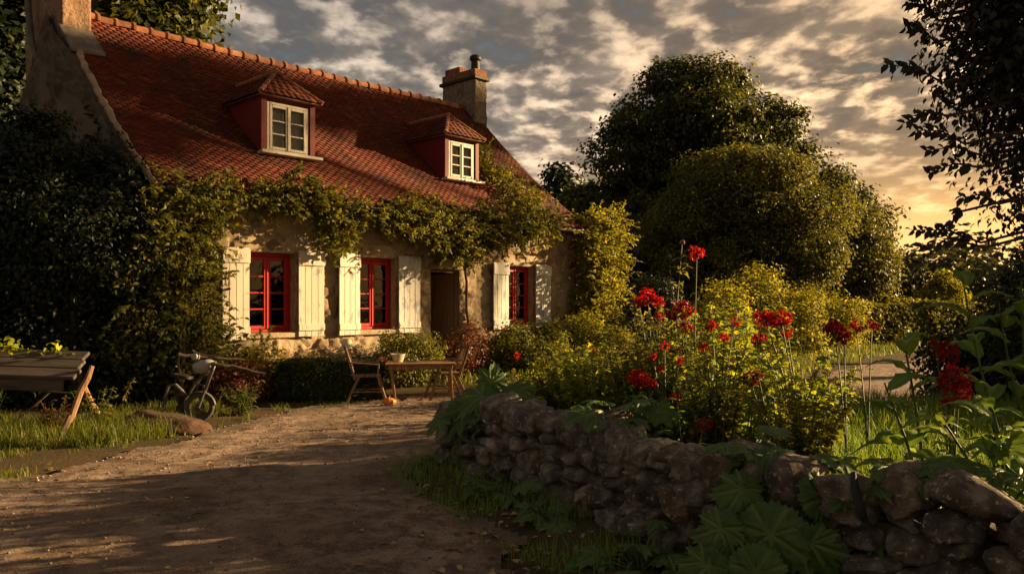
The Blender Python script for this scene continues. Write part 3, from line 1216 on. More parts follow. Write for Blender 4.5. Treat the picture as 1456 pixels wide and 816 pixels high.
# door: brown boards, standing ajar so that a dark slit shows on its left
dm = MB()
hx, hv = DOOR[1] - .05, .13
ang = R(80)
for k in range(5):
    wv = .148
    off = wv * (k + .5)
    dm.box((hx - math.cos(ang) * off, hv + math.sin(ang) * off, 1.12), (wv - .006, .035, 2.2), Matrix.Rotation(-ang, 3, 'Z'), .004)
dr = dm.build('door', M['door'], cot)
hk = MB()
hk.lathe((hx - math.cos(ang) * .66, hv + math.sin(ang) * .66 - .05, 1.08), [(0, -.02), (.02, -.012), (.024, .004), (0, .02)], 10, axis=(0, -1, 0))
hk.build('handle', M['iron'], dr)
fm = MB()
for x in (DOOR[0] + .03, DOOR[1] - .03):
    fm.box((x, .11, 1.14), (.055, .09, 2.3), bev=.006)
fm.box(((DOOR[0] + DOOR[1]) / 2, .11, 2.265), (DOOR[1] - DOOR[0] - .12, .09, .055), bev=.006)
fm.build('door_frame', M['wood'], cot)
MB().box(((DOOR[0] + DOOR[1]) / 2, -.08, .06), (1.15, .45, .13), bev=.02).build('doorstep', M['dressed'], cot)

# ---- roof: every clay tile laid, courses along the eaves
TV, TQ = [], []
LIFT = .034


def lay_tiles(rng, A, B, C, D, rows, width=.155, thick=.012, curve=None, over=1.75):
    """A-B eaves edge, D-C upper edge; rows of tiles between them"""
    A, B, C, D = (np.array(p, dtype=float) for p in (A, B, C, D))
    for r in range(rows):
        s0, s1 = r / rows, (r + 1) / rows
        s2 = min(1.0, s0 + over / rows)
        if curve:
            L0, R0 = curve(s0)
            L2, R2 = curve(s2)
        else:
            L0, R0 = A + (D - A) * s0, B + (C - B) * s0
            L2, R2 = A + (D - A) * s2, B + (C - B) * s2
        ln = np.linalg.norm(R0 - L0)
        n = int(max(1, round(ln / width)))
        t0 = (np.arange(n) + (.5 if r % 2 else 0) * .98) / n
        t1 = np.minimum(t0 + 1.0 / n, 1.0)
        k = t1 - t0 > .25 / n
        t0, t1 = t0[k], t1[k]
        if r % 2:
            t0, t1 = np.append(0.0, t0), np.append(.49 / n, t1)
        m = len(t0)
        gap = .0008 / max(ln, .1)
        t0 = t0 + gap + rng.uniform(0, .3, m) * gap
        t1 = t1 - gap
        if len(t0) == 0:
            continue
        e = (R0 - L0) / max(ln, 1e-6)
        upv = L2 - L0
        nr = np.cross(e, upv)
        nr /= np.linalg.norm(nr)
        jz = rng.normal(size=m) * .0016
        js = rng.normal(size=m) * .005 - (rng.rand(m) < .02) * rng.uniform(.01, .045, m)
        sl = unit(upv[None])[0]
        slide = (js[:, None] * sl[None])
        p00 = L0 + (R0 - L0) * t0[:, None] + slide
        p10 = L0 + (R0 - L0) * t1[:, None] + slide
        # upper ends follow the upper line at the same along-distance
        ln2 = np.linalg.norm(R2 - L2)
        o2 = np.dot(L2 - L0, e)
        q0 = np.clip(t0 * ln - o2, 0, ln2)
        q1 = np.clip(t1 * ln - o2, 0, ln2)
        e2 = (R2 - L2) / max(ln2, 1e-6) if ln2 > 1e-6 else e
        p01 = L2 + e2 * q0[:, None]
        p11 = L2 + e2 * q1[:, None]
        lo = (LIFT + jz + rng.normal(size=m) * .002)[:, None] * nr
        lo2 = (LIFT + jz + rng.normal(size=m) * .002)[:, None] * nr
        hi = .007 * nr
        th = thick * nr
        v8 = np.stack([p00 + lo, p10 + lo2, p11 + hi, p01 + hi, p00 + lo + th, p10 + lo2 + th, p11 + hi + th, p01 + hi + th], 1)
        base = sum(len(x) for x in TV)
        TV.append(v8.reshape(-1, 3))
        f = np.array([(4, 5, 6, 7), (0, 1, 5, 4), (1, 2, 6, 5), (3, 0, 4, 7), (3, 2, 1, 0)])
        TQ.append((f[None] + base + (np.arange(m) * 8)[:, None, None]).reshape(-1, 4))


RU0, RU1 = -2.02, 8.80


def sag(u):
    return -.05 * math.sin(math.pi * (u - RU0) / (RU1 - RU0)) + .012 * math.sin(u * 2.3)


rng = np.random.RandomState(5)


def front_curve(s):
    v = -.35 + s * 4.3
    z = float(roof_z(v))
    return np.array([RU0, v, z]), np.array([RU1, v, z])


def back_curve(s):
    v = VD + .35 - s * 4.3
    z = float(roof_z(v))
    return np.array([RU1, v, z]), np.array([RU0, v, z])


lay_tiles(rng, (0, 0, 0), (1, 0, 0), (1, 1, 0), (0, 1, 0), 66, .165, curve=front_curve)
nfront = len(TV)
lay_tiles(rng, (0, 0, 0), (1, 0, 0), (1, 1, 0), (0, 1, 0), 26, .34, .02, curve=back_curve)
V = np.concatenate(TV)
# the old roof sags and undulates
V[:, 2] += (-.055 * np.sin(np.pi * np.clip((V[:, 0] - RU0) / (RU1 - RU0), 0, 1)) + .018 * fbm(V[:, :2] * .8, 8, 3)) * sst(V[:, 2], 3.4, 5.0)
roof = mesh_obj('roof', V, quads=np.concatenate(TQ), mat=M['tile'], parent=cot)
# boarding under the tiles closes the roof
mb = MB()
vsn = np.linspace(-.33, VD + .33, 41)
for i in range(40):
    a, b = vsn[i], vsn[i + 1]
    za, zb = float(roof_z(a)) - .075, float(roof_z(b)) - .075
    mb.add([(RU0 + .03, a, za), (RU1 - .03, a, za), (RU1 - .03, b, zb), (RU0 + .03, b, zb)], [(0, 1, 2, 3)])
    mb.add([(RU0 + .03, a, za + .03), (RU0 + .03, b, zb + .03), (RU0 + .03, b, zb - .06), (RU0 + .03, a, za - .06)], [(0, 1, 2, 3)])
    mb.add([(RU1 - .03, a, za + .03), (RU1 - .03, b, zb + .03), (RU1 - .03, b, zb - .06), (RU1 - .03, a, za - .06)], [(0, 1, 2, 3)])
mb.build('roof_boarding', M['wood'], roof)
# mortar verge on the left gable
vb = MB()
pts = [(RU0 - .02, v, float(roof_z(v)) - .01 + .015 * math.sin(v * 9)) for v in np.linspace(-.36, 3.3, 30)]
vb.tube(pts, [.055 + .012 * math.sin(k * 2.7) for k in range(30)], 7)
vb.build('verge', M['reveal'], roof, smooth=True)
pts = [(RU1 + .0, v, float(roof_z(v)) - .03) for v in np.linspace(-.36, 3.5, 30)]
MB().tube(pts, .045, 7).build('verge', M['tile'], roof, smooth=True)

# ridge of half-round tiles bedded in mortar
rm = MB()
ru = np.linspace(-1.75, 8.5, 31)
for i in range(30):
    a, b = ru[i], ru[i + 1] + .035
    z = 7.13 - .055 * math.sin(math.pi * (a - RU0) / (RU1 - RU0)) + random.Random(i).uniform(-.012, .012)
    vs, fs = [], []
    n = 9
    for (x, r) in ((a, .105), (b - .07, .112), (b - .05, .135), (b, .135)):
        for k in range(n):
            t = math.pi * (-.12 + 1.24 * k / (n - 1))
            vs.append((x, 3.95 + r * math.cos(t) * 1.15, z + r * math.sin(t)))
    for j in range(3):
        for k in range(n - 1):
            fs.append((j * n + k, j * n + k + 1, (j + 1) * n + k + 1, (j + 1) * n + k))
    fs.append(tuple(3 * n + k for k in range(n)))
    fs.append(tuple(range(n - 1, -1, -1)))
    rm.add(vs, fs)
M['ridge'] = surf('ridge_clay', (.17, .055, .025), (.27, .105, .05), 10, .85, .5, 24, .01, c3=(.22, .16, .10), island=.35)
rm.build('ridge_cap', M['ridge'], roof, smooth=True)

# gutter under the front eaves
gm = MB()
n = 7
vs, fs = [], []
for x in (RU0 + .1, RU1 - .1):
    for k in range(n):
        t = math.pi * (1 + k / (n - 1))
        vs.append((x, -.40 + .065 * math.cos(t), 3.40 + .065 * math.sin(t)))
for k in range(n - 1):
    fs.append((k, k + 1, n + k + 1, n + k))
gm.add(vs, fs)
go = gm.build('gutter', M['zinc'], cot, smooth=True)
so = go.modifiers.new('thickness', 'SOLIDIFY')
so.thickness = .006
# down pipe on the left gable
MB().tube([(U0 - .42, 4.75, 8.6), (U0 - .42, 4.75, 7.3), (U0 - .40, 4.6, 6.6), (U0 - .16, 4.45, 5.8), (U0 - .13, 4.3, 4.6), (U0 - .12, 4.2, .3)], .06, 10).build('down_pipe', M['lead'], cot, smooth=True)


def rough_box(name, u0, u1, v0, v1, z0, z1, mat, parent, seed, amp=.03, step=.05, taper=0.0):
    """masonry block with an uneven rendered face"""
    V, Q = [], []
    cu, cv = (u0 + u1) / 2, (v0 + v1) / 2
    per = []
    for (a, b) in (((u0, v0), (u1, v0)), ((u1, v0), (u1, v1)), ((u1, v1), (u0, v1)), ((u0, v1), (u0, v0))):
        L = math.dist(a, b)
        k = max(2, int(L / step))
        for i in range(k):
            per.append((a[0] + (b[0] - a[0]) * i / k, a[1] + (b[1] - a[1]) * i / k))
    per = np.array(per)
    zs = np.linspace(z0, z1, max(2, int((z1 - z0) / step)))
    nP = len(per)
    out = unit(per - np.array([cu, cv]))
    for z in zs:
        P3 = np.concatenate([per, np.full((nP, 1), z)], 1)
        d = amp * fbm(P3 * 3.2, seed, 4) + amp * .6 * fbm(P3 * 11, seed + 2, 3)
        q = per + out * d[:, None]
        V.append(np.concatenate([q, np.full((nP, 1), z)], 1))
    V = np.concatenate(V)
    for j in range(len(zs) - 1):
        for k in range(nP):
            k2 = (k + 1) % nP
            Q.append((j * nP + k, j * nP + k2, (j + 1) * nP + k2, (j + 1) * nP + k))
    return mesh_obj(name, V, quads=Q, polys=[list(range((len(zs) - 1) * nP, len(zs) * nP))], mat=mat, parent=parent, smooth=False)


# left chimney, a broad stack running up out of the gable
c1 = rough_box('chimney', -2.20, -1.68, 3.42, 5.50, 4.9, 8.75, M['warm_render'], cot, 3, .028)
c1['label'] = 'broad rendered chimney stack on the near gable'
MB().box((-1.965, 4.5, 8.62), (.72, 2.3, .14), bev=.02).build('cornice', M['brick'], c1)
fl = MB()
fl.add([(-2.23, 3.45, 6.74), (-1.66, 3.45, 6.74), (-1.60, 2.92, 6.20), (-2.18, 2.92, 6.18), (-2.23, 3.45, 6.66), (-1.66, 3.45, 6.66), (-1.60, 2.92, 6.15), (-2.18, 2.92, 6.13)],
       [(0, 1, 2, 3), (3, 2, 6, 7), (0, 3, 7, 4), (1, 5, 6, 2)])
fl.build('flashing', M['lead'], c1)
# right chimney
c2 = rough_box('chimney', 8.42, 8.88, 3.45, 4.80, 5.9, 8.0, M['brickstone'], cot, 6, .022)
c2['label'] = 'narrow brick topped chimney with clay pot on the far gable'
MB().box((8.65, 4.125, 7.93), (.60, 1.52, .09), bev=.012).build('cornice', M['iron'], c2)
MB().box((8.65, 4.125, 8.08), (.50, 1.38, .20), bev=.015).build('brick_cap', M['brick'], c2)
MB().box((8.65, 4.42, 8.27), (.42, .62, .19), bev=.02).build('brick_cap', M['brick'], c2)
MB().lathe((8.65, 3.66, 8.17), [(.13, 0), (.125, .18), (.12, .28), (.165, .33), (.165, .40), (.13, .45), (.10, .46), (.09, .30)], 16).build('chimney_pot', M['iron'], c2, smooth=True)


# ---- dormers
def dormer(uc, w, zs, zt, label, curtains):
    """hipped dormer: boarded cheeks, posts, casement, tiled hip roof"""
    global TV, TQ
    v0 = 1.0
    hw = w / 2 + .13
    ze = zt + .10
    zp = ze + .58
    vb_ = float(np.interp(ze, roof_z(np.linspace(0, 3.9, 60)), np.linspace(0, 3.9, 60)))
    vp = float(np.interp(zp, roof_z(np.linspace(0, 3.9, 60)), np.linspace(0, 3.9, 60)))
    mb = MB()
    for s in (-1, 1):
        u = uc + s * hw
        vv = np.linspace(v0, vb_ + .1, 10)
        # boards of the cheek, following the roof slope below
        for k in range(9):
            a, b = vv[k] + .004, vv[k + 1]
            za, zb = float(roof_z(a)) - .05, float(roof_z(b)) - .05
            x0, x1 = (u, u - s * .05)
            if za < ze:
                mb.add([(x0, a, za), (x0, b, min(zb, ze)), (x0, b, ze), (x0, a, ze), (x1, a, za), (x1, b, min(zb, ze)), (x1, b, ze), (x1, a, ze)],
                       [(0, 1, 2, 3), (7, 6, 5, 4), (0, 3, 7, 4), (1, 5, 6, 2)])
        # corner posts
        mb.box((uc + s * (w / 2 + .075), v0 - .02, (zs + ze) / 2 - .02), (.12, .10, ze - zs + .04), bev=.008)
    mb.box((uc, v0 - .018, zt + .055), (w + .04, .09, .085), bev=.006)
    d = mb.build('dormer', M['oxblood'], cot)
    d['label'] = label
    casement(uc - w / 2, uc + w / 2, zs, zt, v0 - .01, 3, M['cream'], 'dormer_window', .052, d)
    MB().box((uc + .02, v0 - .10, zs - .035), (w + .42, .22, .06), Matrix.Rotation(R(-8), 3, 'X'), .008).build('dormer_sill', M['cream'], d)
    if curtains:
        cm = MB()
        for x0, x1 in ((uc - w / 2 + .06, uc - .03), (uc + .03, uc + w / 2 - .06)):
            nn = 22
            vs, fs = [], []
            for i in range(nn + 1):
                x = x0 + (x1 - x0) * i / nn
                y = v0 + .06 + .010 * math.sin(i * 1.5)
                vs += [(x, y, zs + .06), (x, y, zt - .06)]
            for i in range(nn):
                fs.append((2 * i, 2 * i + 2, 2 * i + 3, 2 * i + 1))
            cm.add(vs, fs)
        cm.build('curtain', M['curtain'], d)
    # attic behind the window, its darkness put into the colour
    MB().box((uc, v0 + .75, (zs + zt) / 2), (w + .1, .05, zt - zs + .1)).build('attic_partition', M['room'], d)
    # hip roof
    TV, TQ = [], []
    ov = .09
    vf = v0 - .20
    fl_, fr_ = (uc - hw - ov, vf, ze - .02), (uc + hw + ov, vf, ze - .02)
    pk = (uc, v0 + .42, zp)
    vbe = vb_ + .12
    bl, br = (uc - hw - ov, vbe, ze - .02), (uc + hw + ov, vbe, ze - .02)
    pb = (uc, vp + .10, zp)
    rg = np.random.RandomState(int(uc * 10) + 3)
    lay_tiles(rg, fl_, fr_, (pk[0] + .01, pk[1], pk[2]), (pk[0] - .01, pk[1], pk[2]), 7, .15)
    lay_tiles(rg, bl, fl_, pk, pb, 7, .15)
    lay_tiles(rg, fr_, br, pb, pk, 7, .15)
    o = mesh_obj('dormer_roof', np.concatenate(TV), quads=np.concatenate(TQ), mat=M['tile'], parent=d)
    mb = MB()
    g = .012
    P = [(q[0], q[1], q[2] - g) for q in (fl_, fr_, br, bl, pk, pb)]
    mb.add(P, [(0, 1, 4), (0, 4, 5, 3), (1, 2, 5, 4), (0, 3, 2, 1)])
    mb.build('dormer_soffit', M['wood'], d)
    rb = MB()
    rb.tube([(pk[0], pk[1] - .05, pk[2] + .03), (pb[0], pb[1], pb[2] + .03)], .06, 8)
    for e in (fl_, fr_):
        P0, P1 = Vector(e), Vector(pk)
        n = 7
        for k in range(n):
            a = P0.lerp(P1, k / n) + Vector((0, 0, .03))
            b = P0.lerp(P1, (k + 1.15) / n) + Vector((0, 0, .03))
            rb.tube([a, b], [.052, .040], 7)
    rb.build('dormer_ridge', M['ridge'], d, smooth=True)
    return d


dormer(1.02, .90, 4.44, 5.40, 'near dormer with bare cream framed window', True)
dormer(5.58, .82, 4.46, 5.34, 'far dormer with curtained window, beside the roof creeper', True)

# ------------------------------------------------------------------ trees and shrubs
def tree(name, label, cat, base, lobes, ncl, nleaf, rc, lsize, mat, trunk_r, seed, group=None, shape='dia', width=.62, surf_=.62, squash=.6, bark='bark', lean=(0, 0), low=None, limbs=True, bump=.16):
    """tapered trunk with limbs reaching into the lobes of the crown; crown of separate leaves"""
    rng = np.random.RandomState(seed)
    base = Vector(base)
    t = empty(name, base, 0, label, cat, group)
    lob = [(np.array(c, dtype=float), np.array(r if hasattr(r, '__len__') else (r, r, r), dtype=float)) for c, r in lobes]
    pos, outw, cl = clumps(rng, lob, ncl, nleaf, rc, surf_, squash, bump_=bump, seed=seed, keep_low=low)
    ax, nr = foliage_axes(rng, outw)
    sz = lsize * (.65 + .7 * rng.rand(len(pos)))
    leaves('crown', pos, ax, nr, sz, mat, t, shape, width, loc=tuple(base)).location = (0, 0, 0)
    mb = MB()
    top = Vector(np.mean([c for c, r in lob], axis=0))
    k = 7
    path = []
    for i in range(k):
        s = i / (k - 1)
        q = base.lerp(top, s)
        q.x += lean[0] * math.sin(s * 3.1) + .12 * trunk_r * 4 * math.sin(s * 5 + seed)
        q.y += lean[1] * math.sin(s * 3.1) + .12 * trunk_r * 4 * math.cos(s * 4 + seed)
        path.append(q)
    path[0] = base + Vector((0, 0, -.15))
    mb.tube(path, [trunk_r * (1.35 if i == 0 else 1) * (1 - .72 * i / (k - 1)) for i in range(k)], 10)
    if limbs:
        for c, r in lob[:36]:
            for j in range(3 if len(lob) < 20 else 1):
                s = rng.uniform(.3, .85)
                a = path[int(s * (k - 1))]
                b = Vector(c + rdir(rng, 1)[0] * r * .75)
                m_ = a.lerp(b, .5) + Vector((0, 0, -.06 * (b - a).length))
                r0 = trunk_r * (1 - .72 * s) * .55
                mb.tube([a, a.lerp(m_, .5), m_, m_.lerp(b, .55), b], [r0, r0 * .8, r0 * .6, r0 * .4, r0 * .15], 6)
        for q in cl[rng.choice(len(cl), min(len(cl), 60), replace=False)]:
            c, r = lob[int(np.argmin([np.linalg.norm((q - c) / r) for c, r in lob]))]
            a = Vector(c * .55 + q * .45)
            mb.tube([a, a.lerp(Vector(q), .5) + Vector((0, 0, -.03)), Vector(q)], [trunk_r * .13, trunk_r * .09, trunk_r * .03], 5)
    o = mb.build('trunk', M[bark], t, smooth=True, loc=tuple(base))
    o.location = (0, 0, 0)
    return t


def lobelets(lobes, n, r0, r1, seed, shell=.80):
    """many leafy boughs over the surface of a few big lobes"""
    rng = np.random.RandomState(seed)
    out = []
    C = [np.array(c) for c, r in lobes]
    Q = [np.array(r) for c, r in lobes]
    w = np.array([q[0] * q[2] for q in Q])
    while len(out) < n:
        k = rng.choice(len(C), p=w / w.sum())
        d = rdir(rng, 1)[0]
        d[2] = d[2] * .9 + .12
        p = C[k] + d * Q[k] * shell * rng.uniform(.70, 1.16)
        if any(np.linalg.norm((p - C[j]) / Q[j]) < .55 for j in range(len(C)) if j != k):
            continue
        r = rng.uniform(r0, r1)
        out.append((tuple(p), (r * 1.15, r * 1.15, r * .72)))
    return out


def plob(px, py, rx, ry, Z, dz=1.0):
    """crown lobe seen at a photograph position, as deep as it is wide"""
    c = PX(px, py, Z)
    return (tuple(c), (rx / F * Z, rx / F * Z * dz, ry / F * Z))


# the big trees beyond the garden
Z = 44.0
tree('broadleaf_tree', 'huge dark broadleaf tree, tallest of the trees beyond the garden', 'tree', PX(985, 430, Z) - Vector((0, 0, 1.6)),
     lobelets([plob(985, 175, 75, 82, Z), plob(915, 215, 58, 62, Z), plob(1062, 205, 72, 78, Z), plob(868, 285, 48, 62, Z), plob(1000, 290, 130, 110, Z, .8), plob(1130, 290, 85, 90, Z),
      plob(890, 370, 70, 70, Z), plob(1195, 345, 52, 70, Z), plob(1090, 380, 130, 70, Z, .7), plob(960, 130, 40, 38, Z), plob(1010, 128, 38, 34, Z)], 150, .8, 1.7, 1, .70),
     3600, 62, .38, .22, M['leaf_tree'], .55, 101, shape='dia', width=.75, surf_=.66, bump=.34)
Z = 36.0
tree('rounded_tree', 'rounded olive green tree standing before the tallest tree', 'tree', PX(1060, 430, Z) - Vector((0, 0, 1.6)),
     lobelets([plob(1065, 300, 110, 92, Z, .8), plob(990, 350, 75, 85, Z), plob(1130, 340, 75, 85, Z), plob(1060, 390, 130, 60, Z, .7), plob(1050, 255, 70, 50, Z)], 120, .6, 1.25, 2, .76),
     3400, 56, .24, .145, M['leaf_olive'], .35, 103, shape='dia', width=.6, surf_=.7, squash=.9, bump=.26)
Z = 39.0
tree('tall_bush_tree', 'golden edged bushy tree at the right end of the tall trees', 'tree', PX(1205, 430, Z) - Vector((0, 0, 1.6)),
     lobelets([plob(1200, 330, 40, 50, Z), plob(1222, 385, 34, 60, Z), plob(1175, 380, 48, 70, Z)], 70, .45, .9, 3, .70),
     1000, 56, .30, .18, M['leaf_olive'], .25, 105, width=.6, surf_=.72, squash=.8)
Z = 52.0
tree('slim_tree', 'small slim tree peeping over the end of the roof', 'tree', PX(796, 430, Z) - Vector((0, 0, 1.6)),
     [plob(795, 262, 15, 26, Z), plob(796, 300, 24, 34, Z), plob(800, 350, 34, 50, Z)],
     260, 30, .45, .36, M['leaf_dark'], .2, 107, width=.6, surf_=.6)
tree('leafy_tree', 'low leafy tree between the roof end and the tallest tree', 'tree', PX(830, 430, 47) - Vector((0, 0, 1.6)),
     [plob(828, 300, 26, 40, 47), plob(846, 345, 40, 60, 47), plob(815, 350, 34, 55, 47)],
     360, 34, .42, .34, M['leaf_tree'], .2, 109, width=.65, surf_=.65)
# trees behind the cottage
Z = 31.0
tree('broadleaf_tree', 'dark leafy tree rising behind the ridge beside the broad chimney', 'tree', PX(190, 430, Z) - Vector((0, 0, 1.6)),
     [plob(200, 10, 72, 48, Z), plob(150, -20, 80, 70, Z), plob(255, -25, 42, 45, Z), plob(190, 70, 90, 60, Z), plob(190, -110, 110, 90, Z)],
     900, 40, .55, .34, M['leaf_tree'], .45, 111, width=.7, surf_=.6)
Z = 21.0
tree('broadleaf_tree', 'black-green tree behind the left gable at the picture edge', 'tree', PX(-30, 430, Z) - Vector((0, 0, 1.6)),
     [plob(0, 60, 60, 90, Z), plob(-50, 150, 120, 130, Z), plob(-60, -20, 120, 100, Z), plob(-30, 280, 90, 100, Z)],
     850, 40, .40, .24, M['leaf_dark'], .35, 113, width=.7, surf_=.6)

# the dark tree leaning over the gable, its trunk bare at the foot
Z = 12.2
tree('leaning_tree', 'dark bushy tree against the gable with a slanting bare trunk', 'tree', (-6.45, 12.0, 0),
     [plob(100, 330, 85, 62, Z), plob(20, 300, 75, 80, Z), plob(60, 390, 110, 60, Z, .6), plob(155, 345, 60, 75, Z), plob(-40, 360, 90, 130, Z), plob(45, 210, 40, 50, Z)],
     1500, 60, .18, .075, M['leaf_dark'], .13, 115, shape='oval', width=.55, surf_=.55, lean=(.12, 0), squash=.55)
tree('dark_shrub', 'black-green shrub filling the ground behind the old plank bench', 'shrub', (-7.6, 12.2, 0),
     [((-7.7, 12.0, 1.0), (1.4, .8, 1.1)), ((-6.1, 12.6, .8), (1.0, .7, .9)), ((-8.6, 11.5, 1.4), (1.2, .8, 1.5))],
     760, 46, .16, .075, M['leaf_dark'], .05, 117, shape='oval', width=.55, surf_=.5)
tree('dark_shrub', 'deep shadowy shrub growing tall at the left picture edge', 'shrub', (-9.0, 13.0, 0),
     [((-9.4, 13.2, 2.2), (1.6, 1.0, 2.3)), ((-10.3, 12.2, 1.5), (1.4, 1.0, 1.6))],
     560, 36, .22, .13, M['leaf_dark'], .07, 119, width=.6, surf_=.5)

# added pines out of view to the right, crowns shaped to dapple the roof
for k, (cc, zc, lab) in enumerate(((-2.5, 15.25, 'added unseen pine shading the roof, nearest the road'), (.9, 16.45, 'added unseen pine shading the roof, middle of the three'), (4.3, 15.4, 'added unseen pine shading the roof, farthest of the three'))):
    q = np.array([34.8, 28.5]) + cc * np.array([-.326, .945])
    tree('added_shade_pine', lab, 'tree', (q[0], q[1], 0),
         [((q[0] + dx, q[1] + dy, zc + dz), (1.4, 1.4, .5)) for dx, dy, dz in ((-.5, -.6, 0), (.6, .9, .3), (.2, -1.2, .4), (-.3, 1.1, -.2))],
         150, 24, .40, .34, M['leaf_dark'], .28, 123 + k, group='added pines shading the roof', width=.6, surf_=.5)

# right hand tree, close by, dark against the sky
def near_tree():
    rng = np.random.RandomState(131)
    base = Vector((6.0, 6.3, H1(6.0, 6.3)))
    t = empty('walnut_tree', base, 0, 'dark overhanging tree with drooping leaves at the right picture edge', 'tree')
    lob = [(np.array(c, float), np.array(r, float)) for c, r in (((4.65, 6.2, 4.3), (1.30, 1.2, 1.1)), ((5.5, 6.3, 5.6), (1.8, 1.5, 1.5)), ((5.35, 6.4, 2.9), (1.55, 1.2, 1.2)), 
                                                            ((6.9, 6.0, 4.4), (1.6, 1.4, 2.2)), ((3.85, 6.2, 4.75), (.75, .7, .65)), ((7.2, 7.3, 2.62), (.9, .7, .30)), ((4.0, 6.2, 3.55), (.70, .6, .55)))]  # the flattest lobe is an unseen bough added to shade the foreground
    pos, outw, cl = clumps(rng, lob, 5600, 22, .15, .35, .7, seed=131)
    ax, nr = foliage_axes(rng, outw, .75)
    mb = MB()
    trunk = [base, Vector((5.95, 6.3, 1.5)), Vector((5.8, 6.3, 2.8)), Vector((5.6, 6.3, 4.0)), Vector((5.5, 6.3, 5.4))]
    mb.tube(trunk, [.19, .16, .14, .10, .05], 10)
    P, A, N, S = [pos], [ax], [nr], [.060 * (.7 + .6 * rng.rand(len(pos)))]
    for c, r in lob:
        a = trunk[2].lerp(trunk[3], rng.rand())
        b = Vector(c)
        mb.tube([a, a.lerp(b, .5) + Vector((0, 0, .1)), b], [.07, .05, .025], 7)
    for q in cl:
        c, r = lob[int(np.argmin([np.linalg.norm((q - c) / r) for c, r in lob]))]
        a = Vector(c * .6 + q * .4)
        mb.tube([a, a.lerp(Vector(q), .5) + Vector((0, 0, .03)), Vector(q)], [.012, .008, .003], 5)
    # the sprays that stick out into the sky
    for (x0, y0, x1, y1, nl) in ((1340, 118, 1262, 92, 13), (1350, 165, 1284, 176, 12), (1372, 205, 1302, 186, 11), (1392, 238, 1322, 246, 9), (1398, 222, 1318, 214, 8),
                                 (1395, 345, 1296, 327, 14), (1400, 352, 1312, 350, 10), (1370, 300, 1352, 318, 6), (1330, 60, 1288, 38, 12), (1335, 30, 1292, 4, 12), (1420, 290, 1366, 282, 8)):
        Zt = 6.1 + rng.uniform(-.3, .3)
        a, b = PX(x0, y0, Zt), PX(x1, y1, Zt - .1)
        root = a + Vector((.5, .1, .12))
        mid = a.lerp(b, .5) + Vector((0, 0, .05))
        mb.tube([root, a, mid, b], [.014, .010, .006, .002], 6)
        d = np.array((b - a).normalized())
        nl = int(nl * 1.7)
        for k in range(nl):
            s = .12 + .88 * k / (nl - 1)
            q = np.array(a.lerp(mid, s * 2) if s < .5 else mid.lerp(b, s * 2 - 1))
            P.append(q[None])
            sd = np.array([0, rng.uniform(-.6, .6), (-.9 if k % 2 else .35)])
            A.append(unit((d * .8 + sd + rng.normal(size=3) * .2)[None]))
            N.append(unit((np.array([.1, -.8, .4]) + rng.normal(size=3) * .45)[None]))
            S.append(np.array([.078 * (.8 + .4 * rng.rand())]))
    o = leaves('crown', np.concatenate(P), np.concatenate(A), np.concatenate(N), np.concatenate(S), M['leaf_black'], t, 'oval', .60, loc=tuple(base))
    o.location = (0, 0, 0)
    o = mb.build('trunk', M['twig'], t, smooth=True, loc=tuple(base))
    o.location = (0, 0, 0)


near_tree()


def shrub(name, label, cat, lobes, ncl, nleaf, rc, lsize, mat, seed, group=None, shape='dia', width=.6, surf_=.5, squash=.8, nst=9, low=None):
    """leafy bush on several thin stems"""
    rng = np.random.RandomState(seed)
    lob = [(np.array(c, float), np.array(r if hasattr(r, '__len__') else (r, r, r), float)) for c, r in lobes]
    cm = np.mean([c for c, r in lob], axis=0)
    base = Vector((cm[0], cm[1], H1(cm[0], cm[1])))
    t = empty(name, base, 0, label, cat, group)
    pos, outw, cl = clumps(rng, lob, ncl, nleaf, rc, surf_, squash, seed=seed, keep_low=low)
    ax, nr = foliage_axes(rng, outw, .1)
    o = leaves('foliage', pos, ax, nr, lsize * (.6 + .8 * rng.rand(len(pos))), mat, t, shape, width, loc=tuple(base))
    o.location = (0, 0, 0)
    mb = MB()
    for k in range(nst):
        c, r = lob[k % len(lob)]
        q = Vector(c + rdir(rng, 1)[0] * r * .7)
        b = Vector((c[0] + rng.uniform(-.3, .3) * r[0], c[1] + rng.uniform(-.3, .3) * r[1], 0))
        b.z = H1(b.x, b.y) - .05
        mb.tube([b, b.lerp(q, .5) + Vector((rng.uniform(-.1, .1), rng.uniform(-.1, .1), .05)), q], [.016, .011, .004], 5)
    o = mb.build('stems', M['twig'], t, smooth=True, loc=tuple(base))
    o.location = (0, 0, 0)
    return t


shrub('undergrowth_shrub', 'dense dark shrub under the overhanging tree at the right edge', 'shrub',
      [((7.3, 6.6, .4), (.9, .8, .5)), ((7.1, 7.8, .6), (.9, .8, .7))], 420, 34, .15, .09, M['leaf_dark'], 133, shape='oval')
shrub('undergrowth_shrub', 'tall dark shrub at the right edge beyond the tall green plants', 'shrub',
      [((6.75, 10.2, .85), (.75, .7, .9)), ((6.9, 9.4, .6), (.75, .7, .7)), ((7.0, 8.6, .6), (.75, .7, .7)), ((8.0, 11.7, 1.2), (.9, .8, 1.4)), ((6.3, 10.9, .6), (.6, .6, .7))], 1000, 36, .15, .09, M['leaf_dark'], 137, shape='oval')
# hedge across the garden's end, sunlit shrubs before the trees
HG = 'sunlit shrubs along the hedge'


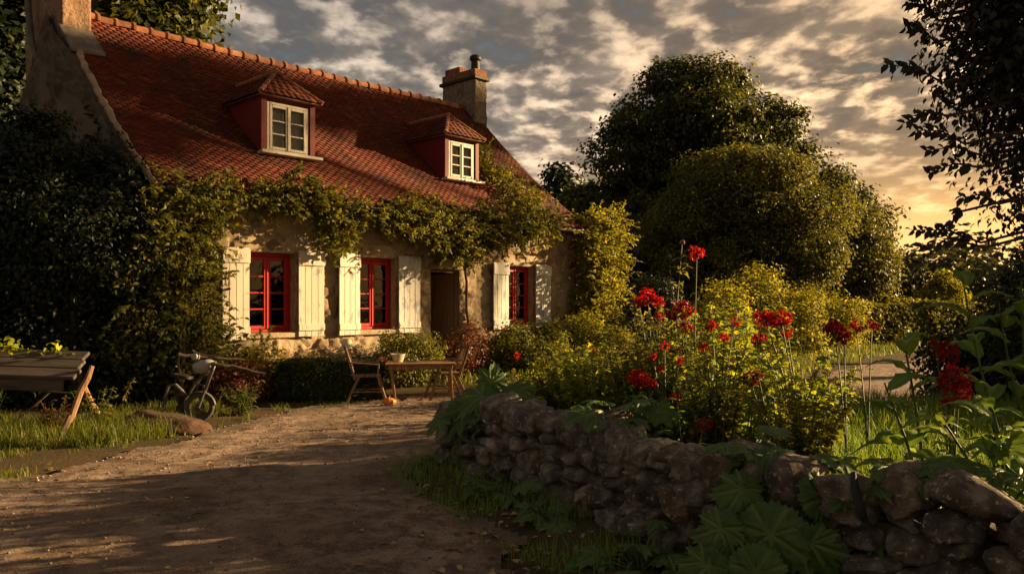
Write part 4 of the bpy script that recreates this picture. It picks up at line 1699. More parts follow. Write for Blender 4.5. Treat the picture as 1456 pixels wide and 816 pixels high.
def hedge():
    rng = np.random.RandomState(141)
    A, B = np.array([6.4, 25.6]), np.array([20.5, 33.0])
    n = 46000
    s = rng.rand(n)
    w = rng.uniform(-1, 1, n)
    hh = rng.rand(n)
    face = rng.rand(n)
    top = 1.45 + .16 * fbm(np.stack([s * 16, s * 0], 1), 5, 3)
    d = (B - A) / np.linalg.norm(B - A)
    nn = np.array([d[1], -d[0]])
    zz = np.where(face < .35, top + rng.normal(size=n) * .05, hh * top)
    ww = np.where(face < .35, w * .7, np.sign(w) * .7 * (1 - .18 * rng.rand(n) ** 2) + rng.normal(size=n) * .06)
    pos = np.concatenate([A + d * (s * np.linalg.norm(B - A))[:, None] + nn * ww[:, None], zz[:, None]], 1)
    pos[:, :2] += .12 * np.stack([fbm(pos * 1.3, 3, 2), fbm(pos * 1.3, 6, 2)], 1)
    outw = np.concatenate([nn * np.sign(ww)[:, None] * (face >= .35)[:, None], (.5 + (face < .35))[:, None]], 1) + rng.normal(size=(n, 3)) * .4
    ax, nr = foliage_axes(rng, unit(outw), .1)
    base = (13.4, 29.3, 0)
    t = empty('hedge', base, 0, 'long clipped hedge running behind the pale track', 'hedge')
    leaves('foliage', pos, ax, nr, .13 * (.6 + .8 * rng.rand(n)), M['leaf_vine'], t, 'dia', .65, loc=base).location = (0, 0, 0)
    mb = MB()
    for k in range(30):
        q = A + (B - A) * ((k + .5) / 30)
        mb.tube([(q[0], q[1], -.1), (q[0] + rng.uniform(-.2, .2), q[1], .7), (q[0] + rng.uniform(-.3, .3), q[1], 1.2)], [.04, .03, .01], 5)
    mb.build('stems', M['twig'], t, loc=base).location = (0, 0, 0)


hedge()


def pshrub(label, px, py, rx, ry, Z, seed, mat='leaf_gold', ncl=170, ls=.10, cat='shrub', name='golden_shrub', group=HG, extra=()):
    c = PX(px, py, Z)
    r = (rx / F * Z, rx / F * Z, ry / F * Z)
    lob = [((c.x, c.y, c.z), r), ((c.x + r[0] * .1, c.y, c.z * .45), (r[0] * 1.1, r[1], c.z * .5))]
    for (ex, ey, erx, ery) in extra:
        lob.append(plob(ex, ey, erx, ery, Z))
    return shrub(name, label, cat, lob, ncl, 34, .16, ls, M[mat], seed, group, width=.5, squash=.9)


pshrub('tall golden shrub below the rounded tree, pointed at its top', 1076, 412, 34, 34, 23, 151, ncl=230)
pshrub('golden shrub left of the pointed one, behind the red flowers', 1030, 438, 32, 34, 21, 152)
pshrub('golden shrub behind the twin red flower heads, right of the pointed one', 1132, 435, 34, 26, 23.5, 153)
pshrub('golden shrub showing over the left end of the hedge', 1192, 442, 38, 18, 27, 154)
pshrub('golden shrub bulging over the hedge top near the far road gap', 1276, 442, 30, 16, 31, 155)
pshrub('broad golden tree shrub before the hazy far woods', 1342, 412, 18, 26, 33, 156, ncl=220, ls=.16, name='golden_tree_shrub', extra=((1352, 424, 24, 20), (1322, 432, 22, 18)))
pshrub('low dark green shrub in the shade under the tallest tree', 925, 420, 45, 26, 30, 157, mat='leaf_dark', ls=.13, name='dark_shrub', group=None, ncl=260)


# far woods behind everything
def woods():
    rng = np.random.RandomState(161)
    pos, out = [], []
    for k in range(150):
        a = R(-75 + 150 * k / 149) + rng.uniform(-.01, .01)
        d = 105 + rng.uniform(-8, 25)
        hgt_ = rng.uniform(6.5, 10.0)
        c = np.array([math.sin(a) * d, math.cos(a) * d, hgt_ * .5])
        r = np.array([rng.uniform(3.5, 5.5), 3.5, hgt_ * .55])
        dd = rdir(rng, 420)
        p = c + dd * r * (.85 + .25 * fbm(dd * 2 + k, 3, 3))[:, None]
        pos.append(p)
        out.append(dd)
    pos, out = np.concatenate(pos), np.concatenate(out)
    ax, nr = foliage_axes(rng, out)
    o = leaves('woods', pos, ax, nr, .9 * (.6 + .8 * rng.rand(len(pos))), M['woods'], None, 'dia', .8)
    tag(o, 'hazy line of far woods closing the horizon', 'woods', None, 'stuff')


woods()

# ------------------------------------------------------------------ climbers on the cottage
def sprays(rng, starts, dirs, length, nl, lsize, mb, sr=.006, droop=.35, side=.8):
    """pinnate shoots: returns leaf pos/axis/normal/size"""
    P, A, N, S = [], [], [], []
    for q, d in zip(starts, dirs):
        L = length * rng.uniform(.5, 1.3)
        d = d / np.linalg.norm(d)
        p = np.array(q, float)
        pts = [p.copy()]
        for k in range(5):
            d = d + np.array([0, 0, -droop * .2]) + rng.normal(size=3) * .10
            d /= np.linalg.norm(d)
            p = p + d * L / 5
            pts.append(p.copy())
        if mb is not None:
            mb.tube(pts[::1], [sr * (1 - .15 * i) for i in range(6)], 4, cap=False)
        m = int(nl * rng.uniform(.6, 1.3))
        for k in range(m):
            s = (k + 1) / m * 4.999
            i = int(s)
            b = pts[i] + (pts[i + 1] - pts[i]) * (s - i)
            dd = unit((pts[i + 1] - pts[i])[None])[0]
            sd = np.cross(dd, [0, 0, 1.0]) * (1 if k % 2 else -1)
            P.append(b)
            A.append(dd * .55 + sd * side + rng.normal(size=3) * .3)
            N.append(np.array([0, 0, .9]) + rng.normal(size=3) * .5 - 0.25 * np.array(NV))
            S.append(lsize * rng.uniform(.6, 1.3))
    return np.array(P), unit(np.array(A)), unit(np.array(N)), np.array(S)


def climber(name, label, boxes, stems, mat, lsize, seed, cat='climber', spr=.34, nl=16, outdir=None, thin=1.0):
    """boxes: (u, v, z, ru, rv, rz, shoots, clumps) in cottage coordinates; stems: polylines in the same"""
    rng = np.random.RandomState(seed)
    base = HW(*stems[0][0])
    base.z = 0
    t = empty(name, base, 0, label, cat)
    mb = MB()
    P, A, N, S = [], [], [], []
    o3 = np.array(-NV)
    for (u, v, z, ru, rv, rz, ns, nc) in boxes:
        c = np.array(HW(u, v, z))
        q = rng.uniform(-1, 1, (ns, 3))
        st = c + q[:, 0:1] * ru * np.array(DU) + q[:, 1:2] * rv * np.array(NV) + np.array([0, 0, 1]) * q[:, 2:3] * rz
        dr = q[:, 0:1] * np.array(DU) * .8 + o3 * .8 + np.array([0, 0, 1.0]) * (q[:, 2:3] * .9 + .15) + rng.normal(size=(ns, 3)) * .5
        a = sprays(rng, st, dr, spr, nl, lsize, mb)
        for X_, x_ in zip((P, A, N, S), a):
            X_.append(x_)
        if nc:
            d = rdir(rng, nc)
            cc = c + (d[:, 0:1] * ru * np.array(DU) + d[:, 1:2] * rv * np.array(NV) + d[:, 2:3] * rz * np.array([0, 0, 1.0])) * rng.uniform(.45, 1.0, (nc, 1))
            off = rng.normal(size=(nc, 22, 3)) * .10
            pp = (cc[:, None] + off).reshape(-1, 3)
            ow = unit(np.repeat(d[:, 0:1] * np.array(DU) + d[:, 2:3] * np.array([0, 0, 1.0]), 22, axis=0) * .6 + o3 * .6 + rng.normal(size=(nc * 22, 3)) * .5)
            ax, nr = foliage_axes(rng, ow, .4)
            P.append(pp)
            A.append(ax)
            N.append(nr)
            S.append(lsize * (.7 + .6 * rng.rand(len(pp))))
    for (st, r0) in stems:
        pass
    lf = leaves('foliage', np.concatenate(P), np.concatenate(A), np.concatenate(N), np.concatenate(S), mat, t, 'oval', .55, loc=tuple(base))
    lf.location = (0, 0, 0)
    for st, r0 in stems:
        pts = []
        for i in range(len(st) - 1):
            a, b = HW(*st[i]), HW(*st[i + 1])
            for k in range(4):
                q = a.lerp(b, k / 4)
                pts.append(q + Vector(rng.normal(size=3) * .018))
        pts.append(HW(*st[-1]))
        pts[0].z = -.05 if st[0][2] < .1 else pts[0].z
        mb.tube(pts, [r0 * (1 - .6 * i / len(pts)) for i in range(len(pts))], 7)
    so = mb.build('stems', M['stick'], t, smooth=True, loc=tuple(base))
    so.location = (0, 0, 0)
    return t


def climber_(name, label, boxes, stems, *a, **k):
    st = [s for s in stems]
    fixed = [(pts, r) for pts, r in st]
    # climber() reads the base from the first stem's first point
    return climber(name, label, boxes, _Stems(fixed), *a, **k)


class _Stems(list):
    def __getitem__(s, i):
        it = list.__getitem__(s, i)
        return it[0] if i == 0 else it


climber_('bushy_climber', 'bushy climber with yellow-green shoots covering the left corner of the front wall',
         [(-1.6, -.35, 3.0, .5, .35, .5, 60, 50), (-1.45, -.35, 2.3, .35, .35, .6, 60, 50), (-1.65, -.45, 1.5, .40, .35, .6, 60, 55), (-1.45, -.45, .8, .40, .35, .5, 60, 50), (-2.0, -.3, 2.2, .6, .5, 1.0, 60, 90),
          (-2.2, -.2, 1.0, .5, .5, .8, 40, 70), (-.55, -.35, .55, .5, .25, .25, 50, 30), (-1.3, -.3, 3.35, .4, .3, .2, 36, 14)],
         [([(-1.9, -.75, 0), (-1.75, -.7, .8), (-1.8, -.65, 1.6), (-1.6, -.5, 2.6), (-1.3, -.4, 3.3)], .035), ([(-1.75, -.8, 0), (-1.9, -.75, .7), (-1.7, -.7, 1.5), (-1.9, -.5, 2.6)], .028),
          ([(-1.6, -.75, 0), (-1.45, -.7, .9), (-1.5, -.6, 1.9), (-1.2, -.4, 3.0)], .022)],
         M['leaf_vine'], .085, 171, spr=.42, nl=20)
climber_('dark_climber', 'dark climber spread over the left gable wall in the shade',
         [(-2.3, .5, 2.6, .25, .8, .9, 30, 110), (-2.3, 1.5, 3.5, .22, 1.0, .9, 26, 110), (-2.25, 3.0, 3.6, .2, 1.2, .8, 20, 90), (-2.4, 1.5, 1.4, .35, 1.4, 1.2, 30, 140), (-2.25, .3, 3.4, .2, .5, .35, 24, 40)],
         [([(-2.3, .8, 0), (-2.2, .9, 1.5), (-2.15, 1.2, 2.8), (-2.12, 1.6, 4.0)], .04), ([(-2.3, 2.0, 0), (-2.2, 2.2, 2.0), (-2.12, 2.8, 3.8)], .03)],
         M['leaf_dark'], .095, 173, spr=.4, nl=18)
climber_('wisteria_vine', 'long leafy vine hanging along the eaves above the windows',
         [(-.5, -.40, 3.38, .5, .22, .14, 34, 8), (.35, -.42, 3.40, .5, .2, .16, 40, 12), (1.15, -.40, 3.18, .32, .22, .35, 56, 22), (1.2, -.35, 2.72, .16, .16, .25, 22, 7), (2.1, -.4, 3.3, .5, .22, .14, 34, 10), (2.9, -.45, 3.25, .45, .26, .22, 56, 22),
          (3.5, -.5, 3.15, .5, .3, .30, 80, 44), (4.1, -.5, 2.80, .4, .3, .28, 60, 34), (4.5, -.5, 3.05, .5, .3, .32, 74, 36), (5.2, -.48, 3.15, .5, .3, .28, 66, 30), (5.9, -.48, 3.28, .5, .3, .22, 60, 24), (6.6, -.45, 3.38, .4, .25, .18, 46, 16),
          (7.1, -.42, 3.5, .3, .25, .15, 26, 8), (.7, -.42, 3.68, .2, .15, .15, 16, 4), (.05, -.42, 3.62, .22, .15, .14, 16, 4), (3.2, -.35, 3.6, .35, .25, .12, 22, 4), (5.1, -.35, 3.65, .3, .25, .14, 24, 5)],
         [([(4.72, -.12, 0), (4.75, -.10, 1.2), (4.65, -.12, 2.3), (4.2, -.25, 3.0), (3.2, -.32, 3.3), (2.0, -.34, 3.35), (.6, -.34, 3.38), (-.8, -.34, 3.38)], .035), ([(4.65, -.14, 2.3), (5.2, -.3, 3.0), (6.2, -.34, 3.32), (7.2, -.34, 3.4)], .026)],
         M['leaf_vine'], .085, 175, spr=.36, nl=19)
rzz = lambda v: float(roof_z(v))
climber_('roof_creeper', 'rusty green creeper sprawling over the roof beside the far dormer',
         [(6.75, .15, rzz(.15) + .1, .35, .4, .26, 44, 20), (6.95, .75, rzz(.75) + .08, .4, .4, .30, 44, 26), (7.0, 1.3, rzz(1.3) + .06, .38, .35, .28, 40, 24), (7.05, 1.9, rzz(1.9) + .05, .32, .32, .28, 34, 20), (7.3, 2.45, rzz(2.45) + .05, .25, .25, .22, 22, 12), (7.6, 2.8, rzz(2.8), .16, .16, .16, 10, 4), (7.5, .5, rzz(.5) + .05, .35, .4, .22, 24, 10)],
         [([(7.0, -.3, 3.5), (6.9, .3, rzz(.3) + .05), (7.0, 1.2, rzz(1.2) + .05), (7.2, 2.2, rzz(2.2) + .05), (7.7, 2.9, rzz(2.9) + .1)], .022), ([(6.9, .3, rzz(.3) + .05), (7.4, .9, rzz(.9) + .05), (7.6, 1.6, rzz(1.6) + .05)], .014)],
         M['leaf_vine'], .085, 177, spr=.3, nl=15)
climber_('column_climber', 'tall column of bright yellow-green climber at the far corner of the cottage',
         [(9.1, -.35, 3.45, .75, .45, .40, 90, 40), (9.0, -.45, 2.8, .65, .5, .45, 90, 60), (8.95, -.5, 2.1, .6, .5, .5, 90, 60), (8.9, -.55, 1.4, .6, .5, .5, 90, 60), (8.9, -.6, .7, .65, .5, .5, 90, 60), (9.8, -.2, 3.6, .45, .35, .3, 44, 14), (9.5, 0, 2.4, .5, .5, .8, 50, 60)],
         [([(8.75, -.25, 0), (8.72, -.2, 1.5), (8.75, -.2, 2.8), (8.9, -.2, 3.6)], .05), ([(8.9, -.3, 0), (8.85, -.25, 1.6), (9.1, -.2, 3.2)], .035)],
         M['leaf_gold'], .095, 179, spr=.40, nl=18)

# bushes along the front of the cottage
def hbush(name, label, lob, ncl, nleaf, rc, ls, mat, seed, cat='bush', **k):
    L = []
    for (u, v, z, ru, rv, rz) in lob:
        L.append((tuple(HW(u, v, z)), (max(ru, .1), max(rv, .1), rz)))
    return shrub(name, label, cat, L, ncl, nleaf, rc, ls, M[mat], seed, **k)


def box_hedge():
    rng = np.random.RandomState(181)
    n = 24000
    c = np.array([-3.02, 13.15, 0.0])
    hx, hy, hz = .83, .40, .66
    q = rng.uniform(-1, 1, (n, 3))
    f = rng.randint(0, 5, n)
    q[f == 0, 2] = 1
    q[f == 1, 1] = -1
    q[f == 2, 0] = 1
    q[f == 3, 0] = -1
    q[f == 4, 1] = rng.choice([-1, 1], (f == 4).sum())
    rr = (np.abs(q) ** 6).sum(1) ** (1 / 6)
    q = q / rr[:, None] * (1 - .12 * rng.rand(n) ** 2)[:, None]
    q *= (1 + .10 * fbm(q * 2.2 + 3, 4, 3))[:, None]
    ang = R(20)
    x, y = q[:, 0] * hx, q[:, 1] * hy
    pos = np.stack([c[0] + x * math.cos(ang) - y * math.sin(ang), c[1] + x * math.sin(ang) + y * math.cos(ang), (q[:, 2] + 1) * hz / 2], 1)
    ax, nr = foliage_axes(rng, unit(q + rng.normal(size=(n, 3)) * .35), 0)
    t = empty('box_hedge', tuple(c), 0, 'low clipped dark green hedge under the left two windows', 'hedge')
    leaves('foliage', pos, ax, nr, .042 * (.6 + .8 * rng.rand(n)), M['leaf_box'], t, 'dia', .7, loc=tuple(c)).location = (0, 0, 0)
    mb = MB()
    for k in range(14):
        a = Vector((c[0] + rng.uniform(-.7, .7), c[1] + rng.uniform(-.2, .2), -.03))
        mb.tube([a, a + Vector((rng.uniform(-.1, .1), 0, .3)), a + Vector((rng.uniform(-.15, .15), rng.uniform(-.1, .1), .55))], [.018, .012, .005], 5)
    mb.build('stems', M['twig'], t, loc=tuple(c)).location = (0, 0, 0)


box_hedge()
hbush('flowering_bush', 'golden green bush between the middle window and the garden table', [(2.35, -.75, .55, .42, .38, .50), (2.85, -.8, .55, .40, .38, .48)], 190, 34, .09, .055, 'leaf_vine', 183)
hbush('red_leaved_bush', 'thin red leaved bush below the cottage door', [(3.75, -.9, .62, .34, .30, .50), (4.25, -.85, .65, .30, .28, .55)], 90, 26, .09, .055, 'leaf_red', 185)
hbush('leafy_bush', 'big leafy bush below the small window at the far end', [(5.3, -1.0, .62, .50, .42, .55), (6.1, -1.1, .60, .55, .45, .55), (6.9, -1.0, .62, .50, .45, .60), (5.7, -1.5, .4, .5, .45, .42)], 460, 36, .11, .062, 'leaf_vine', 187)
hbush('leafy_bush', 'leafy bush between the small window and the column of climber', [(7.7, -1.0, .65, .50, .45, .65), (8.2, -1.4, .5, .5, .45, .5)], 260, 36, .11, .062, 'leaf_gold', 189)
hbush('leafy_bush', 'low sunny bush at the foot of the wall beside the white machine', [(-.2, -.6, .38, .45, .3, .32), (.5, -.5, .36, .4, .28, .30)], 170, 34, .09, .05, 'leaf_gold', 191)
hbush('weedy_bush', 'tangle of brown and green weeds left of the clipped hedge', [(-1.2, -1.25, .32, .35, .3, .30), (-.85, -1.0, .35, .3, .28, .32)], 120, 30, .09, .055, 'leaf_red', 193)

# ------------------------------------------------------------------ dry stone wall
_ico = bmesh.new()
bmesh.ops.create_icosphere(_ico, subdivisions=4, radius=1.0)
ICO_V = np.array([q.co for q in _ico.verts])
ICO_F = np.array([[q.index for q in f.verts] for f in _ico.faces])
_ico.free()
_ico = bmesh.new()
bmesh.ops.create_icosphere(_ico, subdivisions=2, radius=1.0)
ICO2_V = np.array([q.co for q in _ico.verts])
ICO2_F = np.array([[q.index for q in f.verts] for f in _ico.faces])
_ico.free()


def rock_verts(rng, size, rot, low=False, boxy=3.8, amp=.085):
    D = ICO2_V if low else ICO_V
    seed = rng.randint(1, 9999)
    p = boxy
    r = 1.0 / ((np.abs(D) ** p).sum(1) ** (1 / p))
    V = D * r[:, None]
    # a few flat breaks
    for k in range(11):
        n = rdir(rng, 1)[0]
        c = rng.uniform(.68, .95)
        q = V @ n
        V = V - np.maximum(q - c, 0)[:, None] * n * .85
    V = V * (1 + amp * fbm(D * 1.6 + seed, seed, 3) + (.05 * fbm(D * 6 + seed, seed + 3, 3) if not low else 0))[:, None]
    V = V * np.array(size) * .5
    m = np.array(rot)
    return V @ m.T


def wall_point(s):
    """point and direction along the wall at distance s"""
    for a, b in zip(WALL[:-1], WALL[1:]):
        L = math.dist(a, b)
        if s <= L or b is WALL[-1]:
            d = np.array([(b[0] - a[0]) / L, (b[1] - a[1]) / L])
            return np.array(a) + d * s, d
        s -= L


WLEN = sum(math.dist(a, b) for a, b in zip(WALL[:-1], WALL[1:]))


def stone_wall():
    rng = np.random.RandomState(201)
    t = empty('dry_stone_wall', (WALL[2][0], WALL[2][1], 0), 0, 'low dry stone wall of grey brown boulders curving beside the driveway', 'wall')
    o0 = np.array(t.location)
    stones = []

    def put(s, off, z, size, yaw=0, tilt=0, roll=0, low=False):
        p, d = wall_point(s)
        nrm = np.array([d[1], -d[0]])            # towards the garden... flipped below
        nrm = -nrm if nrm @ np.array([-1, -.3]) < 0 else nrm
        ang = math.atan2(d[1], d[0])
        rot = Matrix.Rotation(ang + yaw, 3, 'Z') @ Matrix.Rotation(tilt, 3, 'Y') @ Matrix.Rotation(roll, 3, 'X')
        V = rock_verts(rng, size, rot, low)
        c = np.array([p[0] + nrm[0] * off, p[1] + nrm[1] * off, z])
        stones.append((c, V, size[0] * size[2], low))
    courses = [(-.03, .17, .26), (.11, .15, .25), (.23, .14, .24), (.34, .13, .23), (.45, .12, .22)]
    for ci, (z, h, ln) in enumerate(courses):
        s = rng.uniform(0, .15)
        while s < WLEN:
            big = rng.rand()
            L = ln * (.65 + .8 * big)
            hh = h * rng.uniform(.95, 1.35)
            near = s / WLEN
            lean = rng.uniform(-.25, .25) + (.35 if ci >= 2 and near < .45 else 0) * rng.rand()
            put(s + L / 2, .10 - .03 * ci + rng.uniform(-.05, .07), z + hh * .5 + rng.uniform(-.02, .02), (L * 1.0, rng.uniform(.34, .46), hh * .98), rng.uniform(-.25, .25), lean, rng.uniform(-.2, .2))
            s += L
    # coping: bigger stones laid on top, many of them tipped
    s = .02
    while s < WLEN:
        L = rng.uniform(.16, .42)
        near = s / WLEN
        zt = .56 + .03 * math.sin(s * 1.7) + .06 * near
        put(s + L / 2, rng.uniform(-.05, .10), zt + rng.uniform(-.03, .05), (L * 1.0, rng.uniform(.38, .5), rng.uniform(.19, .30)), rng.uniform(-.4, .4), rng.uniform(-.6, .35), rng.uniform(-.3, .3))
        s += L * .92
    # the end of the wall, stones facing the sunny side
    for k in range(10):
        put(.02, rng.uniform(-.28, .25), .08 + .06 * k, (rng.uniform(.28, .4), rng.uniform(.25, .36), .22), rng.uniform(-.6, .6), rng.uniform(-.3, .3), rng.uniform(-.3, .3))
    # back face towards the garden, and small pinning stones in the gaps
    for k in range(70):
        put(rng.uniform(.1, WLEN), rng.uniform(-.28, -.16), rng.uniform(.1, .5), (rng.uniform(.2, .36), .25, rng.uniform(.16, .24)), rng.uniform(-.4, .4), rng.uniform(-.4, .4), 0, True)
    for k in range(110):
        put(rng.uniform(.05, WLEN), rng.uniform(.04, .11), rng.uniform(.03, .58), (rng.uniform(.07, .15), .14, rng.uniform(.06, .12)), rng.uniform(-3, 3), rng.uniform(-1, 1), 0, True)
    # those that show largest become parts of their own
    def show(st):
        c, V, a, low = st
        d = max(1.5, np.linalg.norm(c - np.array([0, 0, EYE])))
        f = 1.0 if abs(c[0] / max(c[1], .1)) < .68 else .05
        return 0 if low else a / d / d * f
    order = sorted(range(len(stones)), key=lambda i: -show(stones[i]))
    main = set(order[:98])
    for i in order[:98]:
        c, V, a, low = stones[i]
        o = mesh_obj('stone', V, tris=ICO_F, mat=M['stone'], parent=t, smooth=True)
        o.location = tuple(c - o0)
    VV, FF, b = [], [], 0
    for i, (c, V, a, low) in enumerate(stones):
        if i in main:
            continue
        VV.append(V + c - o0)
        f = ICO2_F if low else ICO_F
        FF.append(f + b)
        b += len(V)
    o = mesh_obj('rubble', np.concatenate(VV), tris=np.concatenate(FF), mat=M['stone'], parent=t, smooth=True)
    tag(o, kind='stuff')
    # earth and rubble heart of the wall
    mb = MB()
    n = 60
    for i in range(n):
        a, d = wall_point(.12 + (WLEN - .15) * i / n)
        b_, d2 = wall_point(.12 + (WLEN - .15) * (i + 1) / n)
        na, nb = np.array([-d[1], d[0]]), np.array([-d2[1], d2[0]])
        q = []
        for pt, nn in ((a, na), (b_, nb)):
            for (w, z) in ((-.10, -.05), (-.05, .48), (.05, .48), (.06, -.05)):
                q.append((pt[0] + nn[0] * w - o0[0], pt[1] + nn[1] * w - o0[1], z))
        mb.add(q, [(0, 1, 5, 4), (1, 2, 6, 5), (2, 3, 7, 6)])
    M['heart'] = surf('dark_wall_earth', (.03, .022, .016), (.06, .045, .03), 12, .95, .5)
    mb.build('wall_core', M['heart'], t)


stone_wall()

# dark curved slates left on the wall near the right corner
def slate(label, px, py, Z, w, h, yaw, tilt, seed):
    rng = np.random.RandomState(seed)
    c = PX(px, py, Z)
    mb = MB()
    n = 16
    vs, fs = [], []
    out = [(math.cos(2 * math.pi * k / n) * w / 2 * (1 + .08 * math.sin(k * 2.1)), math.sin(2 * math.pi * k / n) * h / 2 * (1 + .06 * math.cos(k * 1.7))) for k in range(n)]
    rot = Matrix.Rotation(yaw, 3, 'Z') @ Matrix.Rotation(tilt, 3, 'X')
    for s in (-.012, .012):
        for (x, z) in out:
            vs.append(rot @ Vector((x, s + .25 * x * x / w, z)))
        vs.append(rot @ Vector((0, s, 0)))
    for k in range(n):
        k2 = (k + 1) % n
        fs += [(k2, k, n), (n + 1 + k, n + 1 + k2, 2 * n + 1), (k, k2, n + 1 + k2, n + 1 + k)]
    mb.add(vs, fs)
    o = mb.build('slate_slab', M['soot'], None, smooth=True)
    o.location = c
    tag(o, label, 'slate', 'dark slates on the wall')


slate('narrow upright black slate leaning on the wall beside the broad leaves', 1222, 706, 4.02, .15, .24, R(60), R(-14), 1)
slate('wide rounded black slate lying on the wall near the right corner', 1376, 700, 3.85, .30, .22, R(25), R(-30), 2)

# red brown boulder at the grass edge, pebbles and leaf litter
rng = np.random.RandomState(207)
Vb = rock_verts(rng, (1.05, .6, .42), Matrix.Identity(3), False, 2.4, .12)
bo = mesh_obj('boulder', Vb, tris=ICO_F, mat=M['redearth'], smooth=True)
bo.location = (-4.25, 9.85, .06)
bo.rotation_euler = (0, R(6), R(10))
tag(bo, 'low rounded reddish brown boulder at the grass edge below the old machine', 'boulder')


def scatter(n, seed, poly, region, margin=.0):
    rng = np.random.RandomState(seed)
    P = np.stack([rng.uniform(region[0], region[1], n), rng.uniform(region[2], region[3], n)], 1)
    return P[inside_poly(P, poly)], rng


def pebbles():
    P, rng = scatter(9000, 211, DRIVE, (-5.5, 1.6, 3.8, 13.8))
    n = len(P)
    z = drive_z(P)
    sz = .004 + .013 * rng.rand(n) ** 3
    oc = np.array([(1, 0, 0), (-1, 0, 0), (0, 1, 0), (0, -1, 0), (0, 0, .7), (0, 0, -.7)])
    of = np.array([(0, 2, 4), (2, 1, 4), (1, 3, 4), (3, 0, 4), (2, 0, 5), (1, 2, 5), (3, 1, 5), (0, 3, 5)])
    a = rng.rand(n) * 6.28
    q = oc[None] * (1 + .3 * rng.normal(size=(n, 6, 1))) * sz[:, None, None]
    x = q[..., 0] * np.cos(a)[:, None] - q[..., 1] * np.sin(a)[:, None]
    y = q[..., 0] * np.sin(a)[:, None] + q[..., 1] * np.cos(a)[:, None]
    V = np.stack([x + P[:, 0:1], y + P[:, 1:2], q[..., 2] + (z + sz * .25)[:, None]], -1).reshape(-1, 3)
    Fq = (of[None] + (np.arange(n) * 6)[:, None, None]).reshape(-1, 3)
    tag(mesh_obj('gravel', V, tris=Fq, mat=M['gravel']), 'loose small gravel strewn over the driveway', 'gravel', None, 'stuff')


pebbles()


def litter():
    rng = np.random.RandomState(213)
    pts = []
    for (cx, cy, r, n) in ((-.55, 6.6, .45, 60), (-.2, 5.6, .4, 70), (.1, 4.9, .35, 60), (-.75, 7.6, .4, 40), (-2.2, 12.6, .8, 60), (-1.2, 13.0, .6, 70), (-4.2, 7.5, .5, 40), (-1.2, 6.2, 1.6, 40), (-3.6, 10.0, .5, 40), (-2.5, 8.0, 2.2, 60)):
        pts.append(np.stack([cx + rng.normal(size=n) * r, cy + rng.normal(size=n) * r], 1))
    P = np.concatenate(pts)
    z = np.where(inside_poly(P, DRIVE), drive_z(P), hgt(P)) + .012
    pos = np.concatenate([P, z[:, None]], 1)
    ax = rng.normal(size=(len(P), 3)) * np.array([1, 1, .15])
    nr = np.array([0, 0, 1.0]) + rng.normal(size=(len(P), 3)) * .35
    tag(leaves('leaf_litter', pos, ax, nr, .03 + .04 * rng.rand(len(P)), M['litter'], None, 'oval', .75), 'fallen dry leaves along the driveway edges', 'leaf litter', None, 'stuff')


litter()

# ------------------------------------------------------------------ grass
def grass(name, label, P, rng, h, mat, width=.007, z=None, lean=.5, flop=.6):
    n = len(P)
    z = hgt(P) if z is None else z
    hh = h * (.45 + .8 * rng.rand(n))
    a = rng.rand(n) * 6.283
    d = np.stack([np.cos(a), np.sin(a)], 1)
    s = np.stack([-np.sin(a), np.cos(a)], 1)
    ln = lean * rng.rand(n) + .1
    V = []
    for (f, wf) in ((0, 1), (.45, .8), (.8, .5)):
        off = d * (hh * ln * f ** 1.7)[:, None]
        zz = z + hh * (f - .28 * flop * ln * f ** 2.5)
        for sg in (-1, 1):
            q = P + off + s * (sg * width * wf * .5 * (.7 + .6 * rng.rand(n)))[:, None]
            V.append(np.concatenate([q, zz[:, None] - (.01 if f == 0 else 0)], 1))
    off = d * (hh * ln * 1.0)[:, None]
    V.append(np.concatenate([P + off, (z + hh * (1 - .28 * flop * ln * 1.0))[:, None]], 1))
    V = np.stack(V, 1).reshape(-1, 3)
    f4 = np.array([(0, 1, 3, 2), (2, 3, 5, 4)])
    f3 = np.array([(4, 5, 6)])
    b = (np.arange(n) * 7)[:, None, None]
    o = mesh_obj(name, V, tris=(f3[None] + b).reshape(-1, 3), quads=(f4[None] + b).reshape(-1, 4), mat=mat)
    return tag(o, label, 'grass', None, 'stuff')


def patchy(P, rng, sc, lo, hi, seed):
    q = fbm(P * sc, seed, 3)
    return rng.rand(len(P)) < sst(q, lo, hi)


VERGE = [(-9.5, 5.0), (-5.4, 5.0), (-4.85, 5.8), (-4.40, 6.9), (-4.12, 8.2), (-3.95, 9.4), (-3.65, 10.6), (-3.2, 11.5), (-2.5, 12.5), (-2.3, 12.9), (-3.6, 12.7), (-4.6, 11.6), (-5.2, 10.6), (-6.5, 10.2), (-9.5, 10.5)]
P, rng = scatter(75000, 221, [(p[0] + .12, p[1]) for p in VERGE], (-9.5, -2.2, 5, 13))
P = P[patchy(P, rng, 1.3, -.25, .45, 7)]
dd = poly_dist(P, DRIVE)
grass('grass', 'short sunlit grass on the left verge of the driveway', P, rng, .045 + .05 * sst(fbm(P * 1.5, 77, 3), -.3, .6), M['grass'], .008, lean=.9)
P, rng = scatter(15000, 223, [(-6.3, 8.6), (-4.5, 8.7), (-3.9, 9.6), (-3.5, 10.9), (-4.4, 11.6), (-5.3, 10.6), (-6.5, 10.0)], (-6.5, -3.4, 8.5, 12))
P = P[patchy(P, rng, 1.6, -.1, .3, 9)]
grass('tall_grass', 'tufts of longer grass around the bench leg and boulder', P, rng, .22, M['grass'], .008, lean=.8)
P, rng = scatter(26000, 233, [(p[0] + .05, p[1]) for p in VERGE], (-9.5, -2.2, 5, 13))
P = P[patchy(P, rng, 2.2, -.35, .3, 19)]
n = len(P)
pos = np.concatenate([P, (hgt(P) + .015 + .03 * rng.rand(n))[:, None]], 1)
